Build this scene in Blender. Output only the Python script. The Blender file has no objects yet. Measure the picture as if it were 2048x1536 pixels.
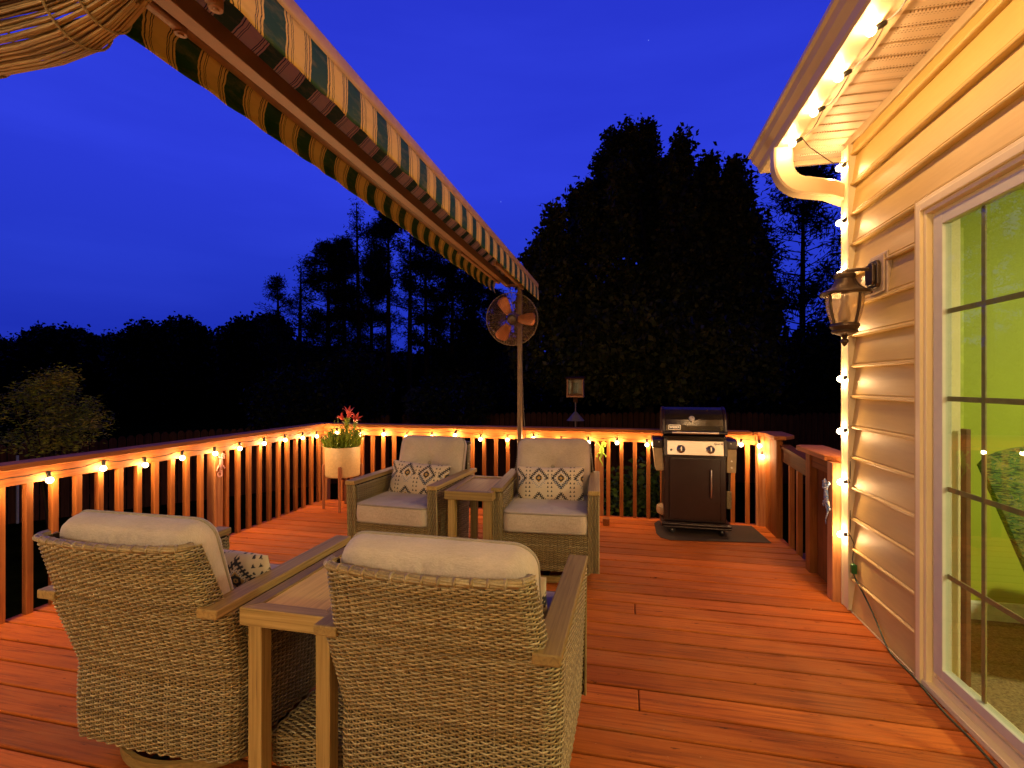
import bpy, bmesh, math, random
import numpy as np
from mathutils import Vector, Matrix
S = bpy.context.scene
COL = S.collection
R = math.radians
random.seed(7)
rng = np.random.default_rng(7)

# ------------------------------------------------------------------ camera
CAM_H, FOC, YAW = 1.40, 1000.0, math.atan(226 / 1000.0)
cd = bpy.data.cameras.new('camera')
cam = bpy.data.objects.new('camera', cd)
COL.objects.link(cam)
cd.sensor_width = 36.0
cd.lens = 36.0 * FOC / 2048.0
cd.clip_start, cd.clip_end = 0.02, 600
cam.location = (0, 0, CAM_H)
cam.rotation_euler = (R(90), 0, YAW)
S.camera = cam
SN, CS = math.sin(YAW), math.cos(YAW)
def at(u, v, d):
    r = (u - 1024) / FOC
    return Vector(((-SN + r * CS) * d, (CS + r * SN) * d, CAM_H - (v - 768) / FOC * d))

# ------------------------------------------------------------------ render
S.render.engine = 'CYCLES'
S.view_settings.view_transform = 'Standard'
S.view_settings.look = 'None'
S.view_settings.exposure = 0.2
S.view_settings.gamma = 1.0
cy = S.cycles
cy.use_denoising = True
cy.max_bounces = 8
cy.diffuse_bounces = 4
cy.glossy_bounces = 4
cy.transmission_bounces = 6
cy.transparent_max_bounces = 24
cy.sample_clamp_indirect = 3.0
cy.sample_clamp_direct = 0.0
cy.caustics_reflective = False
cy.caustics_refractive = False
cy.use_light_tree = True

# ------------------------------------------------------------------ sky (deep dusk blue, no sun left)
W = bpy.data.worlds.new('World')
S.world = W
W.use_nodes = True
nt = W.node_tree
nt.nodes.clear()
def nn(t, kind, **kw):
    n = t.nodes.new(kind)
    for k, v in kw.items():
        setattr(n, k, v)
    return n
out = nn(nt, 'ShaderNodeOutputWorld')
bg = nn(nt, 'ShaderNodeBackground')
tc = nn(nt, 'ShaderNodeTexCoord')
sp = nn(nt, 'ShaderNodeSeparateXYZ')
nt.links.new(tc.outputs['Generated'], sp.inputs[0])
cr = nn(nt, 'ShaderNodeValToRGB')
nt.links.new(sp.outputs[2], cr.inputs[0])
def ramp(cr, stops, interp='LINEAR'):
    e = cr.color_ramp.elements
    cr.color_ramp.interpolation = interp
    while len(e) > 1:
        e.remove(e[-1])
    e[0].position = stops[0][0]
    e[0].color = (*stops[0][1], 1)
    for p, c in stops[1:]:
        k = e.new(p)
        k.color = (*c, 1)
# brighter towards the west (in front), the zenith and the eastern sky behind are darker
ramp(cr, [(0.0, (.010, .022, .30)), (.08, (.0105, .025, .40)), (.2, (.015, .034, .50)),
          (.36, (.0205, .038, .60)), (.62, (.018, .032, .545)), (.70, (.012, .022, .36)), (.82, (.004, .008, .13)), (1.0, (.003, .006, .10))])
dt = nn(nt, 'ShaderNodeVectorMath', operation='DOT_PRODUCT')
dt.inputs[1].default_value = (-.22, .975, 0)
nt.links.new(tc.outputs['Generated'], dt.inputs[0])
wr_ = nn(nt, 'ShaderNodeMapRange', interpolation_type='SMOOTHSTEP')
wr_.inputs['From Min'].default_value = -.35
wr_.inputs['From Max'].default_value = .30
wr_.inputs['To Min'].default_value = .15
wr_.inputs['To Max'].default_value = .98
nt.links.new(dt.outputs['Value'], wr_.inputs[0])
mp = nn(nt, 'ShaderNodeMapping')
mp.inputs['Rotation'].default_value = (0.0, R(-14), R(10))
mp.inputs['Scale'].default_value = (1.2, 1.2, 7.0)
nt.links.new(tc.outputs['Generated'], mp.inputs[0])
cl = nn(nt, 'ShaderNodeTexNoise')
cl.inputs['Scale'].default_value = 1.7
cl.inputs['Detail'].default_value = 4
nt.links.new(mp.outputs[0], cl.inputs['Vector'])
clr = nn(nt, 'ShaderNodeValToRGB')
ramp(clr, [(.45, (0, 0, 0)), (.78, (.005, .008, .06))])
nt.links.new(cl.outputs['Fac'], clr.inputs[0])
ad = nn(nt, 'ShaderNodeMix', data_type='RGBA', blend_type='ADD')
ad.inputs['Factor'].default_value = 1.0
nt.links.new(cr.outputs[0], ad.inputs['A'])
nt.links.new(clr.outputs[0], ad.inputs['B'])
# a handful of faint stars
vo = nn(nt, 'ShaderNodeTexVoronoi')
vo.inputs['Scale'].default_value = 16
nt.links.new(tc.outputs['Generated'], vo.inputs['Vector'])
st = nn(nt, 'ShaderNodeMath', operation='LESS_THAN')
st.inputs[1].default_value = .014
nt.links.new(vo.outputs['Distance'], st.inputs[0])
stc = nn(nt, 'ShaderNodeMix', data_type='RGBA', blend_type='ADD')
nt.links.new(st.outputs[0], stc.inputs['Factor'])
stc.inputs['B'].default_value = (.10, .13, .22, 1)
nt.links.new(ad.outputs['Result'], stc.inputs['A'])
nt.links.new(stc.outputs['Result'], bg.inputs['Color'])
nt.links.new(wr_.outputs[0], bg.inputs['Strength'])
nt.links.new(bg.outputs[0], out.inputs['Surface'])

# lamp powers (W, warm filament bulbs)
BULB_P = 4.7
BULB_COL = (1.0, .57, .245)
ROOM_P = 170.0
REAR_FILL_P = 62.0  # globes added behind the camera as fill

# ------------------------------------------------------------------ object helpers
ORG = {}
def link(o, parent=None):
    COL.objects.link(o)
    if parent is not None:
        o.parent = parent
    return o
def tag(o, label=None, cat=None, group=None, kind=None):
    if label: o['label'] = label
    if cat: o['category'] = cat
    if group: o['group'] = group
    if kind: o['kind'] = kind
    return o
def thing(name, loc, label, cat, group=None, rz=0.0):
    o = bpy.data.objects.new(name, None)
    o.empty_display_size = .1
    link(o)
    o.location = loc
    o.rotation_euler = (0, 0, rz)
    ORG[o.name] = Vector(loc)
    return tag(o, label, cat, group)
def org(o):
    return ORG.get(o.name, Vector((0, 0, 0))) if o is not None else Vector((0, 0, 0))

class MB:
    def __init__(s):
        s.v = []; s.f = []; s.m = []; s.mi = 0
    def add(s, vs, fs):
        n = len(s.v)
        s.v.extend([tuple(p) for p in vs])
        for f in fs:
            s.f.append(tuple(i + n for i in f)); s.m.append(s.mi)
        return s
    def box(s, lo, hi):
        x0, y0, z0 = lo; x1, y1, z1 = hi
        return s.add([(x0,y0,z0),(x1,y0,z0),(x1,y1,z0),(x0,y1,z0),(x0,y0,z1),(x1,y0,z1),(x1,y1,z1),(x0,y1,z1)],
                     [(0,3,2,1),(4,5,6,7),(0,1,5,4),(1,2,6,5),(2,3,7,6),(3,0,4,7)])
    def bar(s, p, q, w, h, up=(0, 0, 1)):
        p = Vector(p); q = Vector(q); d = (q - p).normalized(); up = Vector(up)
        if abs(d.dot(up)) > .98: up = Vector((0, 1, 0))
        a = d.cross(up).normalized() * w / 2; b = a.cross(d).normalized() * h / 2
        vs = [c + sa * a + sb * b for c in (p, q) for sa, sb in ((-1,-1),(1,-1),(1,1),(-1,1))]
        return s.add(vs, [(0,1,2,3),(7,6,5,4),(0,4,5,1),(1,5,6,2),(2,6,7,3),(3,7,4,0)])
    def tube(s, pts, r, seg=8, cap=True, flat=None, closed=False):
        pts = [Vector(p) for p in pts]; n = len(pts)
        rs = [float(q) for q in r] if isinstance(r, (list, tuple)) else [float(r)] * n
        prev = None; rings = []
        for i in range(n):
            if closed:
                d = pts[(i + 1) % n] - pts[i - 1]
            else:
                d = pts[min(i + 1, n - 1)] - pts[max(i - 1, 0)]
            d = d.normalized() if d.length > 1e-9 else Vector((0, 0, 1))
            if prev is None:
                prev = Vector((0, 0, 1)) if abs(d.z) < .9 else Vector((1, 0, 0))
                if flat is not None: prev = Vector(flat)
            a = prev - d * prev.dot(d)
            if a.length < 1e-6: a = d.orthogonal()
            a.normalize(); b = d.cross(a); prev = a
            k = .45 if flat is not None else 1.0
            rings.append([pts[i] + rs[i] * (k * math.cos(2*math.pi*j/seg) * a + math.sin(2*math.pi*j/seg) * b) for j in range(seg)])
        vs = [p for g in rings for p in g]; fs = []
        for i in range(n if closed else n - 1):
            i2 = (i + 1) % n
            for j in range(seg):
                k = (j + 1) % seg
                fs.append((i*seg+j, i*seg+k, i2*seg+k, i2*seg+j))
        if cap and not closed:
            fs.append(tuple(range(seg))[::-1]); fs.append(tuple((n-1)*seg + j for j in range(seg)))
        return s.add(vs, fs)
    def lathe(s, prof, c=(0, 0, 0), axis='Z', seg=24):
        cx, cy_, cz = c; vs = []; fs = []
        for r, z in prof:
            for j in range(seg):
                t = 2 * math.pi * j / seg; a, b = r * math.cos(t), r * math.sin(t)
                p = {'Z': (a, b, z), 'Y': (a, z, b), 'X': (z, a, b)}[axis]
                vs.append((p[0] + cx, p[1] + cy_, p[2] + cz))
        for i in range(len(prof) - 1):
            for j in range(seg):
                k = (j + 1) % seg
                fs.append((i*seg+j, i*seg+k, (i+1)*seg+k, (i+1)*seg+j))
        if prof[0][0] > 1e-5: fs.append(tuple(range(seg))[::-1])
        if prof[-1][0] > 1e-5: fs.append(tuple((len(prof)-1)*seg + j for j in range(seg)))
        return s.add(vs, fs)
    def prism(s, poly, axis, a, b):
        """poly of 2D points in the plane across axis, extruded from a to b"""
        n = len(poly); vs = []
        for t in (a, b):
            for p, q in poly:
                vs.append({'X': (t, p, q), 'Y': (p, t, q), 'Z': (p, q, t)}[axis])
        fs = [tuple(range(n)), tuple(range(2*n-1, n-1, -1))]
        for i in range(n):
            j = (i + 1) % n; fs.append((i, i + n, j + n, j))
        return s.add(vs, fs)
    def mesh(s, name, mats, off=Vector((0, 0, 0)), smooth=False):
        me = bpy.data.meshes.new(name)
        off = Vector(off)
        me.from_pydata([(p[0]-off.x, p[1]-off.y, p[2]-off.z) for p in s.v], [], s.f)
        for m in (mats if isinstance(mats, (list, tuple)) else [mats]): me.materials.append(m)
        me.polygons.foreach_set('material_index', s.m)
        b = bmesh.new(); b.from_mesh(me)
        bmesh.ops.recalc_face_normals(b, faces=b.faces[:]); b.to_mesh(me); b.free()
        if smooth: me.polygons.foreach_set('use_smooth', [True] * len(me.polygons))
        me.update()
        return me
    def obj(s, name, mats, parent=None, smooth=False, bevel=0.0, seg=2, origin=None, ang=35):
        """origin: world point for the mesh origin (parent origin by default)"""
        po = org(parent)
        off = Vector(origin) if origin is not None else po
        me = s.mesh(name, mats, off, smooth)
        o = bpy.data.objects.new(name, me); link(o, parent)
        o.location = off - po
        ORG[o.name] = off
        if bevel: add_bevel(o, bevel, seg, ang)
        elif smooth: auto_smooth(o)
        return o
def add_bevel(o, w, seg=2, ang=35):
    m = o.modifiers.new('bevel', 'BEVEL'); m.width = w; m.segments = seg; m.limit_method = 'ANGLE'; m.angle_limit = R(ang)
    m.harden_normals = False
    return o
def auto_smooth(o, ang=40):
    me = o.data
    b = bmesh.new(); b.from_mesh(me)
    for e in b.edges:
        if len(e.link_faces) == 2 and e.calc_face_angle(0) > R(ang): e.smooth = False
    b.to_mesh(me); b.free()
def inst(name, me, parent, loc, rot=None, scale=None):
    """loc is a world point"""
    o = bpy.data.objects.new(name, me); link(o, parent)
    o.location = Vector(loc) - org(parent)
    ORG[o.name] = Vector(loc)
    if rot is not None: o.rotation_euler = rot
    if scale is not None: o.scale = scale
    return o
def dup(root, loc, rz=0.0, label=None):
    """copy a thing with its parts and sub-parts"""
    r = root.copy(); COL.objects.link(r); r.location = loc; r.rotation_euler = (0, 0, rz)
    ORG[r.name] = Vector(loc)
    if label: r['label'] = label
    for ch in list(root.children):
        c = ch.copy(); COL.objects.link(c); c.parent = r
        for g in list(ch.children):
            d = g.copy(); COL.objects.link(d); d.parent = c
    return r
def np_mesh(name, V, F, mat, tint=None, smooth=True, mats=None):
    me = bpy.data.meshes.new(name)
    V = np.ascontiguousarray(V, dtype=np.float32); F = np.ascontiguousarray(F, dtype=np.int32)
    me.vertices.add(len(V)); me.vertices.foreach_set('co', V.ravel())
    k = F.shape[1]
    me.loops.add(F.size); me.loops.foreach_set('vertex_index', F.ravel())
    me.polygons.add(len(F)); me.polygons.foreach_set('loop_start', np.arange(0, F.size, k, dtype=np.int32))
    if smooth: me.polygons.foreach_set('use_smooth', np.ones(len(F), dtype=bool))
    me.update(calc_edges=True)
    if tint is not None:
        a = me.color_attributes.new('tint', 'FLOAT_COLOR', 'POINT')
        T = np.ones((len(V), 4), dtype=np.float32); T[:, :3] = tint
        a.data.foreach_set('color', T.ravel())
    me.materials.append(mat)
    return me

# ------------------------------------------------------------------ materials
class M:
    def __init__(s, name):
        s.mat = bpy.data.materials.new(name); s.mat.use_nodes = True
        s.t = s.mat.node_tree; s.t.nodes.clear()
        s.out = s.n('ShaderNodeOutputMaterial'); s.b = s.n('ShaderNodeBsdfPrincipled')
        s.l(s.b.outputs[0], s.out.inputs['Surface'])
    def n(s, kind, **kw):
        return nn(s.t, kind, **kw)
    def l(s, a, b):
        s.t.links.new(a, b)
    def set(s, **kw):
        for k, v in kw.items():
            k = {'base': 'Base Color', 'rough': 'Roughness', 'metal': 'Metallic', 'spec': 'Specular IOR Level', 'coat': 'Coat Weight',
                 'sheen': 'Sheen Weight', 'trans': 'Transmission Weight', 'sub': 'Subsurface Weight'}[k]
            if isinstance(v, (tuple, list)): v = (*v, 1) if len(v) == 3 else v
            s.b.inputs[k].default_value = v
        return s
    def pos(s):
        return s.n('ShaderNodeNewGeometry').outputs['Position']
    def objc(s):
        return s.n('ShaderNodeTexCoord').outputs['Object']
    def mapping(s, vec, scale=(1, 1, 1), loc=(0, 0, 0), rot=(0, 0, 0)):
        m = s.n('ShaderNodeMapping'); s.l(vec, m.inputs[0])
        m.inputs['Scale'].default_value = scale; m.inputs['Location'].default_value = loc; m.inputs['Rotation'].default_value = rot
        return m.outputs[0]
    def noise(s, vec, scale=5, detail=4, rough=.5, dist=0.0):
        m = s.n('ShaderNodeTexNoise'); s.l(vec, m.inputs['Vector'])
        m.inputs['Scale'].default_value = scale; m.inputs['Detail'].default_value = detail
        m.inputs['Roughness'].default_value = rough; m.inputs['Distortion'].default_value = dist
        return m.outputs['Fac']
    def ramp(s, fac, stops, interp='LINEAR'):
        m = s.n('ShaderNodeValToRGB'); s.l(fac, m.inputs[0]); ramp(m, stops, interp)
        return m.outputs[0]
    def math(s, op, a, b=None, c=None):
        m = s.n('ShaderNodeMath', operation=op)
        for i, x in enumerate((a, b, c)):
            if x is None: continue
            if isinstance(x, (int, float)): m.inputs[i].default_value = x
            else: s.l(x, m.inputs[i])
        return m.outputs[0]
    def mix(s, fac, a, b, mode='MIX'):
        m = s.n('ShaderNodeMix', data_type='RGBA', blend_type=mode)
        if isinstance(fac, (int, float)): m.inputs['Factor'].default_value = fac
        else: s.l(fac, m.inputs['Factor'])
        for k, x in (('A', a), ('B', b)):
            if isinstance(x, (tuple, list)): m.inputs[k].default_value = (*x, 1)
            else: s.l(x, m.inputs[k])
        return m.outputs['Result']
    def col(s, x):
        s.l(x, s.b.inputs['Base Color']); return s
    def rgh(s, fac, lo, hi):
        m = s.n('ShaderNodeMapRange'); s.l(fac, m.inputs[0]); m.inputs['To Min'].default_value = lo; m.inputs['To Max'].default_value = hi
        s.l(m.outputs[0], s.b.inputs['Roughness']); return s
    def bump(s, h, strength=.3, dist=.01):
        m = s.n('ShaderNodeBump'); m.inputs['Strength'].default_value = strength; m.inputs['Distance'].default_value = dist
        s.l(h, m.inputs['Height']); s.l(m.outputs[0], s.b.inputs['Normal']); return s
    def rand(s):
        return s.n('ShaderNodeObjectInfo').outputs['Random']

def solid(name, base, rough=.5, metal=0.0, var=.15, sc=20, **kw):
    m = M(name).set(rough=rough, metal=metal, **kw)
    n = m.noise(m.objc(), sc, 4)
    lo = tuple(c * (1 - var) for c in base); hi = tuple(min(1, c * (1 + var)) for c in base)
    m.col(m.ramp(n, [(.3, lo), (.7, hi)]))
    m.rgh(n, max(0.02, rough - .06), rough + .06)
    return m.mat

PITCH, Y_DECK0 = .1535, -1.62
def wood(name, axis, lo, mid, hi, rough=(.6, .78), spec=.25, boards=False, coord='pos', grain=26, wear=.5, bump=.35):
    m = M(name)
    p = m.pos() if coord == 'pos' else m.objc()
    st = {'X': (1.0, grain, grain), 'Y': (grain, 1.0, grain), 'Z': (grain, grain, 1.0)}[axis]
    rnd = m.rand()
    if boards:
        sx = m.n('ShaderNodeSeparateXYZ'); m.l(p, sx.inputs[0])
        idx = m.math('FLOOR', m.math('DIVIDE', m.math('SUBTRACT', sx.outputs[1], Y_DECK0), PITCH))
        wn = m.n('ShaderNodeTexWhiteNoise', noise_dimensions='1D'); m.l(idx, wn.inputs['W'])
        rnd = wn.outputs['Value']
    off = m.n('ShaderNodeCombineXYZ')
    k = m.math('MULTIPLY', rnd, 37.0)
    for i in range(3): m.l(k, off.inputs[i])
    va = m.n('ShaderNodeVectorMath', operation='ADD'); m.l(p, va.inputs[0]); m.l(off.outputs[0], va.inputs[1])
    g = m.noise(m.mapping(va.outputs[0], st), 2.2, 6, .62, .6)
    g2 = m.noise(m.mapping(va.outputs[0], tuple(c * (3.2 if c > 1 else 1.6) for c in st)), 2.0, 4, .6, .2)
    big = m.noise(va.outputs[0], 1.6, 3)
    c = m.ramp(g, [(.28, lo), (.5, mid), (.75, hi)])
    t = m.n('ShaderNodeMapRange'); m.l(rnd, t.inputs[0]); t.inputs['To Min'].default_value = .64; t.inputs['To Max'].default_value = 1.20
    tg = m.n('ShaderNodeCombineColor')
    for i in range(3): m.l(t.outputs[0], tg.inputs[i])
    c = m.mix(1.0, c, tg.outputs[0], 'MULTIPLY')
    c = m.mix(m.math('MULTIPLY', m.ramp(big, [(.52, (0, 0, 0)), (.75, (1, 1, 1))]), wear), c, tuple(min(1, h * 1.35) for h in hi))
    crack = m.ramp(g2, [(.29, (0, 0, 0)), (.36, (1, 1, 1))])
    c = m.mix(m.math('MULTIPLY', m.math('SUBTRACT', 1.0, crack), .8), c, tuple(x * .35 for x in lo))
    if boards:
        nk = m.noise(m.mapping(va.outputs[0], (7, 30, 30)), 1.6, 3, .7)
        c = m.mix(m.ramp(nk, [(.66, (0, 0, 0)), (.72, (.8, .8, .8))]), c, tuple(x * .28 for x in lo))
        dust = m.noise(m.mapping(p, (1.2, 2.6, 1)), 2.3, 6, .7)
        c = m.mix(m.ramp(dust, [(.50, (0, 0, 0)), (.78, (.5, .5, .5))]), c, (.30, .125, .040))
        fl = m.noise(m.mapping(p, (14, 40, 1)), 3.0, 2, .5)
        c = m.mix(m.ramp(fl, [(.74, (0, 0, 0)), (.77, (.7, .7, .7))]), c, (.50, .26, .11))
    m.col(c)
    m.set(spec=spec); m.rgh(g, rough[0], rough[1])
    h = m.math('ADD', m.math('MULTIPLY', g, .6), m.math('MULTIPLY', crack, .5))
    m.bump(h, bump, .004)
    return m.mat

DLO, DMID, DHI = (.22, .050, .007), (.44, .108, .014), (.54, .150, .026)
mat_deck = wood('deck stain', 'X', DLO, DMID, DHI, (.58, .75), spec=.14, boards=True, wear=.25, bump=.9)
RLO, RMID, RHI = (.21, .060, .011), (.36, .115, .022), (.46, .165, .036)
mat_rx = wood('rail stain x', 'X', RLO, RMID, RHI)
mat_ry = wood('rail stain y', 'Y', RLO, RMID, RHI)
mat_rz = wood('rail stain z', 'Z', RLO, RMID, RHI)
mat_pz = wood('post wood', 'Z', (.26, .09, .03), (.46, .19, .065), (.56, .27, .11))
FLO, FMID, FHI = (.19, .120, .035), (.34, .225, .070), (.44, .31, .11)
mat_fx = wood('weathered slat x', 'X', FLO, FMID, FHI, (.5, .62), coord='obj', grain=40, wear=.1, bump=.12)
mat_fy = wood('weathered slat y', 'Y', FLO, FMID, FHI, (.5, .62), coord='obj', grain=40, wear=.1, bump=.12)
mat_fz = wood('weathered slat z', 'Z', FLO, FMID, FHI, (.5, .62), coord='obj', grain=40, wear=.1, bump=.12)
mat_stand = wood('acacia', 'Z', (.16, .05, .02), (.28, .10, .04), (.36, .15, .06), coord='obj')
mat_pine = wood('pine board', 'Z', (.30, .14, .04), (.46, .25, .08), (.55, .33, .13))
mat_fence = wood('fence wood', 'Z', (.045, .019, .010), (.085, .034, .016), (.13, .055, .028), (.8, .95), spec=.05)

m = M('wicker'); m.set(rough=.42)
vc = m.n('ShaderNodeVertexColor'); vc.layer_name = 'tint'
n = m.noise(m.objc(), 160, 3)
m.col(m.mix(.5, vc.outputs[0], m.ramp(n, [(.3, (.45, .45, .45)), (.7, (1.3, 1.3, 1.3))]), 'MULTIPLY'))
m.bump(n, .25, .002)
mat_wicker = m.mat
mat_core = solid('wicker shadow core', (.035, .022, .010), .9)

def fabric(name, a, b, scale=420, pink=None):
    m = M(name); m.set(rough=.85, sheen=.15)
    o = m.objc()
    w1 = m.noise(m.mapping(o, (1.0, 8.0, .25)), scale * .35, 2)
    w2 = m.noise(m.mapping(o, (.25, 8.0, 1.0)), scale * .35, 2)
    big = m.noise(o, 5, 3)
    f = m.math('ADD', m.math('MULTIPLY', w1, .5), m.math('MULTIPLY', w2, .5))
    c = m.ramp(f, [(.36, a), (.62, b)])
    c = m.mix(.25, c, m.ramp(big, [(.35, tuple(x * .75 for x in a)), (.65, tuple(min(1, x * 1.15) for x in b))]))
    m.col(c)
    m.bump(m.math('ADD', m.math('MULTIPLY', f, .35), m.math('MULTIPLY', m.noise(o, 9, 3, .5, .6), 2.2)), .35, .006)
    return m.mat
mat_cush = fabric('cushion fabric', (.40, .325, .235), (.56, .465, .345))
mat_pipe = fabric('cushion piping', (.22, .185, .125), (.32, .27, .185))
mat_pillow = M('pillow print'); mat_pillow.set(rough=.85, sheen=.1)
vc = mat_pillow.n('ShaderNodeVertexColor'); vc.layer_name = 'tint'
mat_pillow.col(vc.outputs[0])
mat_pillow.bump(mat_pillow.noise(mat_pillow.objc(), 300, 2), .2, .002)
mat_pillow = mat_pillow.mat

mat_trim = solid('white vinyl trim', (.72, .62, .38), .38, var=.05, sc=6)
mat_gutter = solid('white aluminium', (.56, .45, .27), .35, var=.05, sc=5)
m = M('vinyl siding'); m.set(rough=.5, spec=.3)
g = m.noise(m.mapping(m.pos(), (8, 1.2, 14)), 4, 5, .6)
big = m.noise(m.pos(), 1.3, 3)
m.col(m.mix(.35, m.ramp(g, [(.3, (.58, .41, .125)), (.7, (.65, .47, .15))]), m.ramp(big, [(.35, (.53, .37, .115)), (.65, (.65, .47, .15))])))
m.bump(m.noise(m.mapping(m.pos(), (20, 3, 60)), 6, 4), .10, .003)
mat_siding = m.mat
m = M('vented soffit'); m.set(rough=.5)
# rows of punched vent holes as a surface pattern
px = m.n('ShaderNodeSeparateXYZ'); m.l(m.pos(), px.inputs[0])
fx = m.math('SUBTRACT', m.math('FRACT', m.math('MULTIPLY', px.outputs[0], 72.0)), .5)
fy = m.math('SUBTRACT', m.math('FRACT', m.math('MULTIPLY', px.outputs[1], 72.0)), .5)
r2 = m.math('ADD', m.math('MULTIPLY', fx, fx), m.math('MULTIPLY', fy, fy))
hole = m.math('LESS_THAN', r2, .055)
band = m.math('GREATER_THAN', m.math('SINE', m.math('MULTIPLY', px.outputs[1], 2 * math.pi / .1016)), -.45)
xm = m.math('GREATER_THAN', px.outputs[0], 1.14)
hole = m.math('MULTIPLY', m.math('MULTIPLY', hole, band), xm)
m.col(m.mix(hole, (.58, .47, .33), (.22, .16, .09)))
mat_soffit = m.mat

m = M('door glass')
g1 = m.n('ShaderNodeBsdfGlossy'); g1.inputs['Roughness'].default_value = .0
t1 = m.n('ShaderNodeBsdfTransparent'); t1.inputs['Color'].default_value = (.90, .95, .88, 1)
fr = m.n('ShaderNodeFresnel'); m.l(m.math('ADD', 1.52, m.math('MULTIPLY', m.n('ShaderNodeNewGeometry').outputs['Backfacing'], -.862)), fr.inputs['IOR'])
mx = m.n('ShaderNodeMixShader'); m.l(fr.outputs[0], mx.inputs[0]); m.l(t1.outputs[0], mx.inputs[1]); m.l(g1.outputs[0], mx.inputs[2])
m.l(mx.outputs[0], m.out.inputs['Surface'])
mat_glass = m.mat
m = M('seeded lantern glass')
g1 = m.n('ShaderNodeBsdfGlossy'); g1.inputs['Roughness'].default_value = .08
t1 = m.n('ShaderNodeBsdfTransparent'); t1.inputs['Color'].default_value = (.88, .80, .66, 1)
d1 = m.n('ShaderNodeBsdfTranslucent'); d1.inputs['Color'].default_value = (.9, .72, .45, 1)
fr = m.n('ShaderNodeFresnel'); m.l(m.math('ADD', 1.5, m.math('MULTIPLY', m.n('ShaderNodeNewGeometry').outputs['Backfacing'], -.833)), fr.inputs['IOR'])
bm_ = m.n('ShaderNodeBump'); bm_.inputs['Strength'].default_value = .5; bm_.inputs['Distance'].default_value = .01
m.l(m.noise(m.objc(), 60, 3), bm_.inputs['Height']); m.l(bm_.outputs[0], g1.inputs['Normal']); m.l(bm_.outputs[0], fr.inputs['Normal'])
mx0 = m.n('ShaderNodeMixShader'); mx0.inputs[0].default_value = .30; m.l(t1.outputs[0], mx0.inputs[1]); m.l(d1.outputs[0], mx0.inputs[2])
mx = m.n('ShaderNodeMixShader'); m.l(fr.outputs[0], mx.inputs[0]); m.l(mx0.outputs[0], mx.inputs[1]); m.l(g1.outputs[0], mx.inputs[2])
m.l(mx.outputs[0], m.out.inputs['Surface'])
mat_seed = m.mat

def emis(name, col, power, area):
    m = M(name)
    e = m.n('ShaderNodeEmission'); e.inputs['Color'].default_value = (*col, 1); e.inputs['Strength'].default_value = power / (math.pi * area)
    m.l(e.outputs[0], m.out.inputs['Surface'])
    return m.mat
BULB_R = .021
# clear glowing globe: light from the filament lamp inside passes through it
m = M('lit filament bulb')
e = m.n('ShaderNodeEmission'); e.inputs['Color'].default_value = (1.0, .78, .46, 1); e.inputs['Strength'].default_value = 4.5
t1 = m.n('ShaderNodeBsdfTransparent'); a1 = m.n('ShaderNodeAddShader')
m.l(e.outputs[0], a1.inputs[0]); m.l(t1.outputs[0], a1.inputs[1]); m.l(a1.outputs[0], m.out.inputs['Surface'])
mat_bulb = m.mat
filament = bpy.data.lights.new('filament', 'POINT')
filament.energy = BULB_P
filament.color = BULB_COL
filament.shadow_soft_size = .014

mat_bronze = solid('oil rubbed bronze', (.085, .058, .034), .42, .6)
mat_plate = solid('mounting block vinyl', (.44, .33, .20), .5)
mat_black = solid('black plastic', (.012, .011, .010), .4)
mat_cord = solid('brown lamp cord', (.05, .035, .02), .55)
mat_green = solid('green plug plastic', (.01, .11, .02), .35)
mat_metalbr = solid('painted brown aluminium', (.30, .145, .055), .38, .0)
mat_metaldk = solid('dark brown aluminium', (.13, .045, .018), .45, .0)
mat_tanbar = solid('tan powder coat', (.36, .21, .085), .4)
mat_pole = solid('brown pole paint', (.19, .115, .045), .45)
mat_copper = solid('copper blades', (.52, .17, .06), .38, .35)
mat_cage = solid('bronze wire', (.20, .13, .06), .4, .6)
mat_chain = solid('steel chain', (.55, .5, .42), .3, .9)
mat_ss = M('brushed stainless'); mat_ss.set(rough=.3, metal=1.0)
_g = mat_ss.noise(mat_ss.mapping(mat_ss.objc(), (3, 60, 220)), 3, 4)
mat_ss.col(mat_ss.ramp(_g, [(.3, (.50, .44, .36)), (.7, (.66, .59, .49))])); mat_ss.rgh(_g, .24, .4)
mat_ss = mat_ss.mat
mat_enamel = solid('black enamel', (.020, .014, .008), .14, .0, coat=.2)
mat_grilldk = solid('black painted steel', (.020, .008, .006), .3)
mat_shelf = solid('grey brown coated steel', (.38, .28, .14), .4, .2)
mat_badge = solid('cast badge', (.70, .66, .58), .3, .8)
mat_knob = solid('knob face', (.05, .06, .10), .25)
mat_mat = solid('grey grill mat', (.032, .018, .008), .85, sc=60, var=.3)
mat_pot = solid('cream ceramic', (.60, .43, .20), .42, var=.10, sc=50)
mat_soil = solid('potting soil', (.02, .012, .008), .95)
mat_ground = M('dark lawn'); mat_ground.set(rough=.95, spec=.0)
_n = mat_ground.noise(mat_ground.pos(), 3, 6)
mat_ground.col(mat_ground.ramp(_n, [(.35, (.010, .013, .0012)), (.7, (.022, .026, .002))])); mat_ground.bump(mat_ground.noise(mat_ground.pos(), 40, 4), .6, .05)
mat_ground = mat_ground.mat
def leafmat(name, a, b, rough=.55, spec=.12):
    m = M(name); m.set(rough=rough, spec=spec)
    vc = m.n('ShaderNodeVertexColor'); vc.layer_name = 'tint'
    m.col(m.mix(1.0, vc.outputs[0], m.ramp(m.noise(m.pos(), 3, 3), [(.35, a), (.65, b)]), 'MULTIPLY'))
    return m.mat
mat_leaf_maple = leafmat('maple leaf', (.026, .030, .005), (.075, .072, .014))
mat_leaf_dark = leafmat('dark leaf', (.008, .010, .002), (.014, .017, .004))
mat_needle = leafmat('pine needle', (.010, .014, .004), (.02, .022, .006))
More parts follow.
